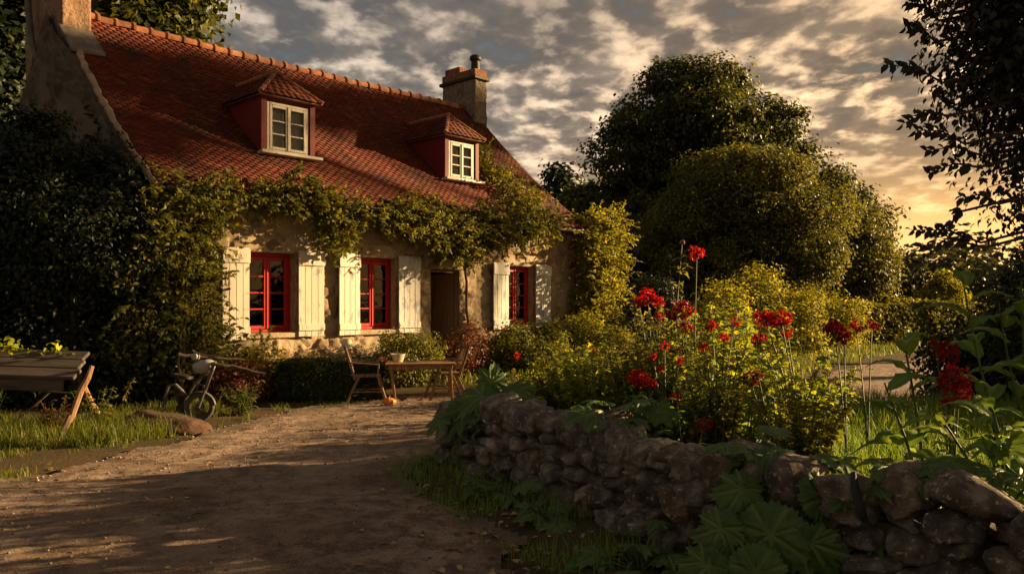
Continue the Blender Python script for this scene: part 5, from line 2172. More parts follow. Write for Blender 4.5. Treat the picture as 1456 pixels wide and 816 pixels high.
tag(leaves('low_weeds', pos, rng.normal(size=(n, 3)) * [1, 1, .3], np.array([0, 0, 1.0]) + rng.normal(size=(n, 3)) * .3, .018 + .028 * rng.rand(n), M['leaf_vine'], None, 'oval', .7), 'low weeds and clover in the left verge', 'weeds', None, 'stuff')
# garden grass on the right
P, rng = scatter(60000, 225, [(1.9, 5.6), (2.3, 4.3), (3.2, 3.5), (6.5, 3.4), (8.5, 8.5), (5.4, 9.4), (4.2, 10.4), (2.9, 9.0), (2.2, 7.4)], (1.5, 9, 3, 11))
grass('lush_grass', 'lush green grass in the garden behind the wall on the right', P, rng, .24, M['grass_lush'], .008, lean=.8)
# wall foot
P, rng = scatter(13000, 227, [(-.95, 8.3), (-1.25, 7.5), (-.85, 6.6), (-.35, 5.6), (.15, 4.6), (1.0, 3.4), (1.9, 3.0), (1.75, 4.0), (1.1, 5.0), (.6, 5.8), (-.05, 7.0), (-.5, 8.0)], (-1.3, 2, 3, 8.6))
P = P[patchy(P, rng, 1.6, -.35, .35, 13)]
grass('grass', 'dim grass along the foot of the stone wall', P, rng, .13, M['grass_lush'], .007, lean=.7)
# meadow beyond
P, rng = scatter(60000, 229, [(-.5, 14.2), (4.4, 13), (5.3, 15.5), (8, 20), (12, 24.5), (22, 31), (20, 40), (4, 34), (0, 24), (1.2, 21), (2.2, 20.5), (-1.8, 16)], (-2, 22, 13, 40))
grass('meadow_grass', 'rough grass between the track and the trees', P, rng, .20, M['grass'], .018)
P, rng = scatter(16000, 231, [(6.6, 10.5), (7.2, 13), (8.6, 15.2), (10.8, 18), (14, 20.5), (20, 24), (22, 20), (12, 9), (8, 8)], (6, 22, 8, 25))
grass('meadow_grass', 'shaded grass on the near side of the pale track', P, rng, .22, M['grass_lush'], .014)

# ------------------------------------------------------------------ flower bed plants
def plant_root(name, label, cat, x, y, group=None):
    return empty(name, (x, y, H1(x, y)), 0, label, cat, group)


def flower_plant(label, heads, foot, seed, stem_leaves=12, dark=False, lsize=.13, mat='leaf_big', bushy=0):
    """tall stem plant; heads = (px, py, Z, radius) of its red flower heads"""
    rng = np.random.RandomState(seed)
    fx, fy = foot
    t = plant_root('red_flower_plant', label, 'flower', fx, fy, 'red flowers behind the stone wall')
    b = Vector((fx, fy, H1(fx, fy)))
    mb = MB()
    LP, LA, LN, LS = [], [], [], []
    for (px, py, Z, r) in heads:
        h = PX(px, py, Z)
        n = 9
        pts = []
        for i in range(n + 1):
            s = i / n
            q = b.lerp(h, s)
            bend = math.sin(s * math.pi) * .06
            q += Vector((bend * rng.uniform(.5, 1.0) * (1 if h.x < b.x else -1), 0, 0)) + Vector(rng.normal(size=3) * .006)
            q.x = b.x + (h.x - b.x) * s ** 1.5
            q.y = b.y + (h.y - b.y) * s ** 1.5
            pts.append(q)
        mb.tube(pts, [.008 - .0045 * i / n for i in range(n + 1)], 6)
        for k in range(stem_leaves):
            s = rng.uniform(.12, .9)
            q = pts[int(s * n)]
            a = rng.rand() * 6.28
            LP.append(np.array(q))
            LA.append([math.cos(a), math.sin(a), rng.uniform(.0, .6)])
            LN.append([0, 0, 1] + rng.normal(size=3) * .25)
            LS.append(lsize * (1.15 - .6 * s) * rng.uniform(.7, 1.3))
        # ragged head: many narrow petals in small florets
        nf = max(10, int(34 * (r / .09)))
        fd = rdir(rng, nf)
        fc = np.array(h) + fd * r * (.45 + .55 * rng.rand(nf, 1)) * np.array([1, 1, .8])
        m = 9
        fdd = np.repeat(fd, m, axis=0)
        pd = unit(fdd * .6 + rng.normal(size=(nf * m, 3)) * .8)
        ps = .33 * r * (.6 + .7 * rng.rand(nf * m)) + .008
        leaves('flower_head', np.repeat(fc, m, axis=0), pd, unit(fdd + rng.normal(size=(nf * m, 3)) * .5), ps, M['petal_dark' if dark else 'petal'], t, 'oval', .42, loc=tuple(b)).location = (0, 0, 0)
        hb = h - Vector((0, 0, r * .4))
        for k in range(6):
            q = h + Vector(rdir(rng, 1)[0] * r * .6)
            mb.tube([hb - Vector((0, 0, r * .5)), hb.lerp(q, .5), q], [.003, .0025, .002], 4)
    if bushy:
        for k in range(bushy):
            s = rng.uniform(.0, .55)
            q = b + Vector((rng.normal() * .12, rng.normal() * .12, s * .9))
            a = rng.rand() * 6.28
            LP.append(np.array(q))
            LA.append([math.cos(a), math.sin(a), rng.uniform(-.1, .6)])
            LN.append([0, 0, 1] + rng.normal(size=3) * .35)
            LS.append(lsize * rng.uniform(.6, 1.2))
    o = leaves('foliage', np.array(LP), np.array(LA), np.array(LN), np.array(LS), M[mat], t, 'long', .36, loc=tuple(b), smooth=True)
    o.location = (0, 0, 0)
    o = mb.build('stems', M['stem'], t, smooth=True, loc=tuple(b))
    o.location = (0, 0, 0)
    return t


flower_plant('tallest red flower, a single head on a straight stem before the dark tree', [(991, 360, 7.2, .075)], (1.62, 7.15), 301, 10)
flower_plant('bright red flower cluster nearest the column of climber', [(921, 422, 7.6, .095), (936, 430, 7.55, .06), (908, 428, 7.6, .055), (938, 450, 7.5, .05)], (1.35, 7.6), 302, 7)
flower_plant('muted red flower cluster right of the brightest cluster', [(970, 440, 7.0, .10), (975, 466, 6.95, .06), (958, 447, 7.0, .06)], (1.5, 6.95), 303, 7, dark=True)
flower_plant('red flower head low above the stone wall, left of the others', [(910, 538, 6.7, .085), (925, 545, 6.6, .05), (896, 540, 6.7, .04)], (1.08, 6.75), 304, 6)
flower_plant('wide twin red flower head right of the golden garden leaves', [(1086, 452, 6.6, .085), (1110, 453, 6.55, .085), (1078, 482, 6.5, .06), (1120, 474, 6.6, .05)], (2.28, 6.3), 305, 7)
flower_plant('small red flower head below the twin head', [(1066, 540, 6.2, .065), (1078, 534, 6.15, .04)], (1.95, 6.0), 306, 5, dark=True)
flower_plant('faint red flower bunch in front of the hedge', [(1186, 466, 6.4, .09), (1200, 480, 6.4, .07)], (2.55, 6.1), 307, 4, dark=True)
flower_plant('pair of red flower heads side by side before the hedge', [(1217, 463, 6.6, .055), (1240, 462, 6.6, .05)], (2.8, 6.3), 308, 4)
flower_plant('large deep red flower head among the tall green plants at the right', [(1357, 535, 4.7, .085), (1364, 556, 4.7, .06), (1345, 548, 4.7, .05), (1349, 568, 4.7, .045)], (2.6, 4.72), 309, 6, dark=True)
flower_plant('dull purple red flower above the large deep red one', [(1350, 500, 5.3, .08), (1330, 492, 5.3, .05)], (2.9, 5.3), 310, 5, dark=True)
flower_plant('tiny orange red flower in the bushes below the column of climber', [(843, 500, 11.0, .07), (735, 505, 13.0, .06)], (.9, 11.3), 311, 5)
flower_plant('small scattered red buds in the middle of the flower bed', [(1003, 500, 7.0, .035), (1010, 518, 7.0, .03), (957, 560, 6.5, .03), (962, 498, 7.0, .035), (893, 498, 8, .035)], (1.6, 6.9), 312, 5)
flower_plant('dark red bud on a bent stem just above the wall top', [(962, 566, 5.75, .04), (1002, 602, 5.5, .05)], (1.25, 5.75), 313, 4, dark=True)

flower_plant('loose red flower spray between the brightest cluster and the twin head', [(1012, 462, 6.9, .05), (1030, 480, 6.85, .045), (1045, 458, 6.9, .04), (1000, 492, 6.8, .04)], (1.75, 6.75), 314, 5)
flower_plant('scattered small red flowers above the low red head', [(945, 492, 6.6, .04), (928, 506, 6.6, .035), (966, 512, 6.55, .04), (940, 524, 6.5, .03)], (1.25, 6.5), 315, 5)


def seedhead():
    """old seed head standing by the tallest flower"""
    rng = np.random.RandomState(321)
    b = Vector((1.45, 7.05, H1(1.45, 7.05)))
    t = empty('seed_head_plant', b, 0, 'pale stem with dry round seed head beside the tallest red flower', 'flower')
    mb = MB()
    h = PX(970, 345, 7.1)
    mb.tube([b, b.lerp(h, .35) + Vector((-.04, 0, 0)), b.lerp(h, .7) + Vector((-.03, 0, 0)), h], [.009, .008, .006, .004], 6)
    h2 = PX(952, 364, 7.1)
    mb.tube([b.lerp(h, .6), b.lerp(h2, .85), h2], [.005, .004, .003], 5)
    mb.build('stems', M['stem'], t, smooth=True, loc=tuple(b)).location = (0, 0, 0)
    sb = MB()
    for q, r in ((h, .026), (h2, .018)):
        sb.lathe(q, [(0, -r * .8), (r * .8, -r * .5), (r, .2 * r), (r * .7, r * .7), (r * .3, r * .9), (0, r * .8)], 10)
    sb.build('seed_head', M['stick'], t, smooth=True, loc=tuple(b)).location = (0, 0, 0)
    P, A, N, S = [], [], [], []
    for k in range(34):
        s = rng.uniform(.35, .93)
        q = b.lerp(h, s)
        a = rng.rand() * 6.28
        P.append(np.array(q))
        A.append([math.cos(a), math.sin(a) * .6, rng.uniform(-.2, .5)])
        N.append([0, 0, 1] + rng.normal(size=3) * .4)
        S.append(rng.uniform(.06, .14))
    leaves('foliage', np.array(P), np.array(A), np.array(N), np.array(S), M['leaf_gold'], t, 'long', .35, loc=tuple(b), smooth=True).location = (0, 0, 0)


seedhead()


def perennial(name, label, x, y, r, h, n, ls, mat, seed, shape='oval', width=.55, cat='plant', group=None, stems=8):
    """clump of leafy stems"""
    rng = np.random.RandomState(seed)
    b = Vector((x, y, H1(x, y)))
    t = empty(name, b, 0, label, cat, group)
    mb = MB()
    P, A, N, S = [], [], [], []
    for k in range(stems):
        a = rng.rand() * 6.28
        rr = r * math.sqrt(rng.rand())
        top = b + Vector((math.cos(a) * rr, math.sin(a) * rr, h * rng.uniform(.65, 1.1)))
        st = b + Vector((math.cos(a) * rr * .35, math.sin(a) * rr * .35, -.03))
        mid = st.lerp(top, .5) + Vector((math.cos(a) * -.03, math.sin(a) * -.03, .04))
        mb.tube([st, mid, top], [.006, .005, .002], 5)
        for j in range(n // stems):
            s = rng.uniform(.1, 1.0)
            q = st.lerp(mid, s * 2) if s < .5 else mid.lerp(top, s * 2 - 1)
            ph = rng.rand() * 6.28
            P.append(np.array(q) + rng.normal(size=3) * .012)
            A.append([math.cos(ph), math.sin(ph), rng.uniform(-.3, .7)])
            N.append([0, 0, 1] + rng.normal(size=3) * .45)
            S.append(ls * (1.2 - .55 * s) * rng.uniform(.6, 1.3))
    leaves('foliage', np.array(P), np.array(A), np.array(N), np.array(S), M[mat], t, shape, width, loc=tuple(b), smooth=(shape == 'long')).location = (0, 0, 0)
    mb.build('stems', M['stem'], t, smooth=True, loc=tuple(b)).location = (0, 0, 0)
    return t


GP = 'leafy perennials in the sunny flower bed'
beds = [
    (.35, 8.3, .38, .55, 'leaf_fresh', 'low bright green plant right behind the end of the wall'),
    (.75, 9.4, .5, .65, 'leaf_gold', 'sunlit yellow plant between the wall end and the cottage bushes'),
    (.55, 10.8, .55, .6, 'leaf_gold', 'sunlit low plant farthest back towards the cottage bushes'),
    (1.45, 10.4, .55, .85, 'leaf_gold', 'golden plant at the foot of the column of climber'),
    (1.0, 8.0, .42, .62, 'leaf_fresh', 'bright plant left of the low red flower head'),
    (1.9, 9.4, .5, .95, 'leaf_gold', 'tall golden plant behind the bright red cluster'),
    (1.45, 7.5, .36, .85, 'leaf_gold', 'feathery golden plant around the bright red cluster'),
    (2.05, 8.2, .45, 1.0, 'leaf_gold', 'feathery golden plant around the muted red cluster'),
    (2.5, 8.6, .48, 1.0, 'leaf_fresh', 'brightest yellow-green plant left of the twin flower head'),
    (1.25, 6.55, .30, .55, 'leaf_big', 'dark green plant close behind the wall below the red buds'),
    (1.75, 6.4, .34, .62, 'leaf_big', 'green plant between the bent bud and the small red head'),
    (2.15, 7.0, .36, .75, 'leaf_fresh', 'sunlit plant below the brightest yellow-green one'),
    (2.9, 7.6, .38, .55, 'leaf_fresh', 'low green plant at the near edge of the pale track'),
    (3.2, 9.0, .5, .6, 'leaf_gold', 'low golden plant on the left of the pale track'),
    (2.8, 10.6, .6, .9, 'leaf_gold', 'golden plant behind the twin flower head on the track side'),
    (.75, 7.3, .36, .75, 'leaf_fresh', 'leafy green plant just behind the wall left of the draped pointed leaves'),
    (.55, 7.75, .34, .62, 'leaf_vine', 'darker leafy plant behind the draped end of the wall'),
    (1.15, 7.1, .36, .85, 'leaf_vine', 'leafy plant directly behind the low red flower head'),
    (1.55, 6.95, .34, .95, 'leaf_fresh', 'tall leafy plant under the muted red cluster'),
    (1.9, 7.5, .40, 1.0, 'leaf_fresh', 'glowing leafy plant between the muted cluster and the tallest flower'),
    (2.35, 7.7, .40, 1.0, 'leaf_fresh', 'glowing yellow-green plant just left of the twin flower head'),
    (1.55, 6.1, .30, .70, 'leaf_vine', 'bushy plant behind the middle of the wall'),
    (2.1, 6.2, .34, .72, 'leaf_fresh', 'leafy plant under the small red flower head'),
    (1.8, 8.6, .45, 1.05, 'leaf_gold', 'tall feathery plant behind the tallest red flower stem'),
    (2.0, 5.5, .30, .55, 'leaf_vine', 'low plant behind the big lobed leaves'),
    (.2, 12.6, .55, .55, 'leaf_gold', 'low yellow plant beside the far bend of the driveway'),
    (1.2, 12.6, .6, .7, 'leaf_gold', 'yellow plant before the leafy bush below the small window'),
    (2.6, 12.8, .6, .8, 'leaf_vine', 'green plant beyond the flower bed, right of the column of climber'),
]
for i, (x, y, r, h, m, lab) in enumerate(beds):
    near = m == 'leaf_big'
    if m == 'leaf_fresh' and y < 9.2:
        perennial('garden_plant', lab, x, y, r * 1.1, h * 1.25, 360, .155, m, 331 + i, 'long', .40, group=GP, stems=18)
        continue
    perennial('garden_plant', lab, x, y, r * 1.15, h * (1.2 if y < 9 else .85), (1500 if y < 9 else 900) if not near else 200, .078 if not near else .15, m, 331 + i, 'oval' if not near else 'long', .5 if not near else .45, group=GP, stems=34 if not near else 16)
perennial('fern_clump', 'bright feathery clump of grass-like leaves beside the curled tall plant', 2.35, 6.3, .28, .42, 260, .16, 'grass_lush', 361, 'long', .14, cat='fern', stems=26)


def tall_plant(label, foot, tops, seed, ls=.24, n=9, mat='leaf_big', width=.42):
    """upright plant of the right foreground with big arching leaves"""
    rng = np.random.RandomState(seed)
    b = Vector((foot[0], foot[1], H1(*foot)))
    t = empty('tall_leafy_plant', b, 0, label, 'plant', 'tall leafy plants at the right')
    mb = MB()
    P, A, N, S = [], [], [], []
    for (px, py, Z) in tops:
        h = PX(px, py, Z)
        pts = [b.lerp(h, s) + Vector((math.sin(s * 4 + seed) * .02, 0, .02 * math.sin(s * 3))) for s in np.linspace(0, 1, 8)]
        mb.tube(pts, [.013 - .008 * i / 7 for i in range(8)], 7)
        for k in range(n):
            s = .22 + .78 * (k + rng.rand() * .5) / n
            q = b.lerp(h, min(s, 1))
            a = k * 2.4 + rng.uniform(-.3, .3)
            P.append(np.array(q))
            A.append([math.cos(a), math.sin(a) * .8, .55 - .45 * (1 - s)])
            N.append([0, 0, 1] + rng.normal(size=3) * .15)
            S.append(ls * 1.45 * rng.uniform(.7, 1.2) * (1.1 - .35 * s))
    leaves('foliage', np.array(P), np.array(A), np.array(N), np.array(S), M[mat], t, 'long', width, loc=tuple(b), smooth=True).location = (0, 0, 0)
    mb.build('stems', M['stem'], t, smooth=True, loc=tuple(b)).location = (0, 0, 0)


tall_plant('tall plant with curled drooping leaves rising before the pale track', (2.45, 4.75), [(1288, 470, 4.9), (1262, 545, 4.7)], 371, .26, 9)
tall_plant('tallest green plant with pointed leaves below the overhanging tree', (3.15, 5.1), [(1372, 395, 5.3)], 372, .30, 12)
tall_plant('tall green plant with drooping leaves at the right picture edge', (3.55, 5.4), [(1420, 430, 5.5), (1452, 400, 5.4)], 373, .26, 9)
tall_plant('leafy plant in the right corner behind the black slates', (2.75, 4.15), [(1330, 590, 4.3), (1400, 560, 4.2)], 374, .24, 8)
tall_plant('leafy plant at the right border below the deep red flower', (2.9, 3.95), [(1440, 610, 4.1), (1390, 620, 4.0)], 375, .24, 8)


def broad_plant(label, foot, lv, seed, mat='leaf_broad'):
    """low plant of broad lobed leaves on stalks; lv = (px, py, Z, size, axis, normal)"""
    rng = np.random.RandomState(seed)
    b = Vector((foot[0], foot[1], foot[2] if len(foot) > 2 else H1(foot[0], foot[1])))
    t = empty('broad_leaved_plant', b, 0, label, 'plant', 'broad leaved plants on the stone wall')
    mb = MB()
    for (px, py, Z, s, ax, nr) in lv:
        q0 = PX(px, py, Z)
        for j in range(4):
            q = q0 + Vector(rng.normal(size=3) * (.0 if j == 0 else .085)) - Vector((0, -.03 * j, .05 * j))
            sz = s * (1.12 if j == 0 else rng.uniform(.5, .95))
            mb.tube([b, b.lerp(q, .5) + Vector((0, 0, .06)), q], [.008, .006, .004], 6)
            a = np.array(ax, float) + rng.normal(size=3) * (.12 if j == 0 else .55)
            n_ = np.array(nr, float) + rng.normal(size=3) * .22
            lf = leaves('leaf', np.array(q)[None], unit(a[None]), unit(n_[None]), sz, M[mat], t, ('lobed', 'maple', 'rounded', 'maple')[rng.randint(4)], rng.uniform(.85, 1.1), loc=tuple(b), smooth=True, curl=rng.uniform(.5, 2.0))
            lf.location = (0, 0, 0)
    mb.build('stems', M['stem'], t, smooth=True, loc=tuple(b)).location = (0, 0, 0)


U = (0, -.35, 1)
Fc = (-.3, -.8, .5)
broad_plant('big plant of broad lobed leaves hanging over the middle of the wall', (1.62, 4.72, .55),
            [(1040, 632, 4.62, .17, (-1, -.3, .1), U), (1100, 640, 4.62, .20, (-.3, -.6, -.1), U), (1150, 650, 4.55, .19, (.8, -.5, -.1), U), (1100, 615, 4.85, .16, (.3, .4, .2), (0, -.6, 1)),
             (1060, 690, 4.40, .22, (-.7, -.3, -.8), Fc), (1120, 690, 4.35, .24, (.0, -.3, -1), Fc), (1165, 700, 4.25, .20, (.6, -.3, -.9), Fc), (1030, 745, 4.25, .22, (-.7, -.2, -.9), Fc),
             (1095, 750, 4.15, .24, (-.1, -.3, -1), Fc), (1150, 765, 4.05, .20, (.4, -.3, -1), Fc), (1015, 800, 4.1, .20, (-.8, -.3, -.5), (-.2, -.6, .8)), (1075, 805, 4.0, .22, (-.2, -.4, -.8), Fc), (1190, 655, 4.6, .15, (1, .1, -.1), U)], 381)
broad_plant('broad green leaves draped over the far end of the wall', (-.15, 7.9, .55),
            [(690, 560, 7.5, .26, (-.9, -.4, -.3), (-.2, -.6, .9)), (722, 556, 7.55, .24, (.4, -.5, 0), U), (660, 590, 7.6, .24, (-.8, -.4, -.8), (-.6, -.6, .5)), (700, 548, 7.8, .22, (.2, .3, .2), U), (668, 572, 7.7, .22, (-1, 0, -.4), (-.3, -.5, .9)), (655, 610, 7.6, .16, (-.4, -.5, -1), (-.6, -.7, .3))], 382)
broad_plant('pointed broad leaves lying on the wall top below the low red flower', (.85, 6.35, .5),
            [(850, 590, 6.05, .22, (-1, -.2, -.05), (0, -.5, 1)), (890, 575, 6.1, .22, (.5, -.6, .1), U), (862, 572, 6.3, .20, (-.8, .3, .2), U), (900, 596, 5.9, .16, (.2, -1, -.2), U), (930, 585, 6.0, .18, (.9, -.2, 0), U)], 383)
broad_plant('low broad leaves at the foot of the wall by the driveway', (.05, 6.35, 0),
            [(765, 730, 5.75, .19, (-.6, -.5, .3), (-.2, -.5, .9)), (790, 745, 5.6, .20, (.2, -.6, .2), U), (750, 765, 5.5, .16, (-.7, -.4, 0), U), (700, 690, 6.5, .16, (-.9, -.2, .1), U), (725, 705, 6.3, .17, (-.3, -.6, .2), U), (680, 700, 6.5, .14, (-.7, -.6, 0), U), (740, 690, 6.3, .16, (.5, -.4, .2), U)], 384)
broad_plant('dim broad leaves at the bottom of the picture under the wall', (.75, 4.75, 0),
            [(860, 790, 4.85, .17, (-.6, -.4, .2), U), (905, 775, 4.85, .18, (.1, -.5, .3), U), (945, 790, 4.75, .18, (.7, -.4, .1), U), (890, 812, 4.6, .16, (-.2, -.8, 0), U), (960, 810, 4.6, .17, (.3, -.7, .1), U), (830, 812, 4.75, .13, (-1, -.2, 0), U)], 385)
broad_plant('broad leaves on the wall in the right bottom corner behind the slates', (2.45, 4.05, .5),
            [(1270, 665, 4.15, .16, (-.6, -.4, .2), U), (1310, 680, 4.0, .17, (.2, -.8, .1), U), (1350, 660, 4.1, .17, (.8, -.3, .2), U), (1420, 640, 4.0, .18, (.6, -.5, .2), U), (1240, 690, 4.1, .13, (-.3, -.8, 0), U), (1445, 675, 3.8, .16, (.7, -.5, -.2), U)], 386)

# ------------------------------------------------------------------ garden furniture
def garden_table():
    Zt = 13.0
    a, b = PX(548, 517, Zt), PX(648, 516, Zt + .15)
    h = .62
    t = empty('garden_table', ((a.x + b.x) / 2, Zt, 0), R(8), 'slender wooden garden table between the two chairs', 'table')
    L, D = 1.12, .62
    mb = MB()
    for k in range(5):
        mb.box((0, -D / 2 + D / 5 * (k + .5), h), (L, D / 5 - .008, .026), bev=.004)
    mb.build('tabletop', M['rust_wood'], t)
    mb = MB()
    for y in (-D / 2 + .05, D / 2 - .05):
        mb.box((0, y, h - .05), (L - .1, .024, .07), bev=.004)
    for x in (-L / 2 + .06, L / 2 - .06):
        mb.box((x, 0, h - .05), (.024, D - .13, .07), bev=.004)
    mb.build('apron', M['rust_wood'], t)
    for sx in (-1, 1):
        for sy in (-1, 1):
            MB().bar((sx * (L / 2 - .09), sy * (D / 2 - .07), h - .015), (sx * (L / 2 - .16 if sx < 0 else L / 2 - .06), sy * (D / 2 - .03), 0), .045, .045, .005).build('leg', M['rust_wood'], t)


garden_table()


def garden_chair(label, x, y, rz, missing=False):
    t = empty('garden_chair', (x, y, 0), rz, label, 'chair', 'wooden chairs at the garden table')
    w, d, hs = .44, .42, .44
    mb = MB()
    for k in range(5):
        mb.box((0, -d / 2 + d / 5 * (k + .5), hs), (w, d / 5 - .008, .022), bev=.004)
    mb.build('seat', M['wood'], t)
    for sx in (-1, 1):
        MB().bar((sx * (w / 2 - .03), -d / 2 + .04, hs - .01), (sx * (w / 2 - .01), -d / 2 - .10, 0), .036, .04, .005).build('leg', M['wood'], t)
        MB().bar((sx * (w / 2 - .03), d / 2 - .08, hs - .012), (sx * (w / 2 - .01), d / 2 + .12, 0), .036, .04, .005).build('leg', M['wood'], t)
        MB().bar((sx * (w / 2 - .012), d / 2 - .03, hs - .05), (sx * (w / 2 - .012), d / 2 + .14, .92), .034, .04, .005).build('back_post', M['wood'], t)
        MB().bar((sx * (w / 2 - .01), -d / 2 + .02, .62), (sx * (w / 2 - .01), d / 2 + .04, .66), .04, .022, .004).build('armrest', M['wood'], t)
        MB().bar((sx * (w / 2 - .01), -d / 2 + .05, hs), (sx * (w / 2 - .01), -d / 2 + .03, .61), .026, .026, .004).build('arm_post', M['wood'], t)
    bm_ = MB()
    for z in (.56, .86):
        y0 = d / 2 - .03 + (.17) * (z - .39) / .53
        bm_.box((0, y0, z), (w - .06, .02, .055), bev=.004)
    for k in range(5):
        xx = -w / 2 + .075 + k * (w - .15) / 4
        bm_.bar((xx, d / 2 + .032, .58), (xx, d / 2 + .118, .85), .03, .012, .003)
    bm_.build('backrest', M['wood'], t)
    st = MB()
    st.bar((-w / 2 + .03, 0, .20), (w / 2 - .03, 0, .20), .024, .024, .004)
    for sx in (-1, 1):
        st.bar((sx * (w / 2 - .02), -d / 2 - .02, .20), (sx * (w / 2 - .02), d / 2 + .03, .20), .024, .024, .004)
    st.build('stretcher', M['wood'], t)
    return t


garden_chair('brown wooden armchair left of the garden table with a pale hat on its back', -2.30, 12.75, R(98))
garden_chair('brown wooden armchair right of the garden table by the stone wall end', -1.10, 13.25, R(-72))


def hat():
    c = Vector((-2.62, 12.72, .94))
    mb = MB()
    n = 26
    pr = [(0, .085), (.05, .083), (.078, .06), (.085, .0), (.10, -.012), (.16, -.03), (.165, -.036), (.10, -.02), (.08, -.01)]
    mb.lathe((0, 0, 0), pr, n)
    o = mb.build('straw_hat', M['straw'], None, smooth=True)
    o.location = c
    o.rotation_euler = (R(12), R(-16), 0)
    tag(o, 'pale straw hat hung over the back of the left chair', 'hat')


hat()


def pots():
    # tipped basket with fruit on the table
    c = PX(566, 507, 13.0)
    t = empty('wicker_basket', (c.x, 13.0, .633), R(20), 'small pale basket tipped on the garden table', 'basket')
    mb = MB()
    mb.lathe((0, 0, .0), [(.07, 0), (.085, .05), (.11, .13), (.118, .135), (.112, .12), (.08, .03), (0, .02)], 22)
    for k in range(5):
        r = .072 + .009 * k
        mb.ring((0, 0, .012 + .026 * k), (0, 0, 1), r, .008, 22, 6)
    mb.build('body', M['straw'], t, smooth=True)
    for (x, y, r, m, lab) in ((-.20, -.04, .05, 'clay', 'round brown fruit on the table left of the basket'), (-.29, .05, .042, 'clay', 'small brown fruit at the left end of the table')):
        q = c + Vector((x, y, 0))
        f = MB().lathe((0, 0, 0), [(0, -r * .92), (r * .6, -r * .75), (r, 0), (r * .8, r * .6), (r * .3, r * .85), (0, r * .72)], 16)
        f.tube([(0, 0, r * .7), (.004, 0, r * 1.15)], .004, 5)
        o = f.build('fruit', M[m], None, smooth=True)
        o.location = (q.x, q.y, .635 + r * .9)
        tag(o, lab, 'fruit')
    # orange gourd lying on the ground
    c = PX(553, 567, 12.25)
    mb = MB()
    n, m = 24, 10
    vs, fs = [], []
    for j in range(m + 1):
        ph = math.pi * j / m
        for k in range(n):
            a = 2 * math.pi * k / n
            r = .085 * math.sin(ph) * (1 + .07 * math.cos(8 * a))
            vs.append((r * math.cos(a) * 1.25, r * math.sin(a), .062 * math.cos(ph)))
    for j in range(m):
        for k in range(n):
            k2 = (k + 1) % n
            fs.append((j * n + k, (j + 1) * n + k, (j + 1) * n + k2, j * n + k2))
    mb.add(vs, fs)
    mb.tube([(0, 0, .055), (.008, 0, .075), (.02, 0, .088)], [.012, .009, .007], 6)
    o = mb.build('gourd', M['orange'], None, smooth=True)
    o.location = (c.x, 12.25, .085)
    tag(o, 'small orange gourd on the ground beside the left chair', 'gourd')


pots()


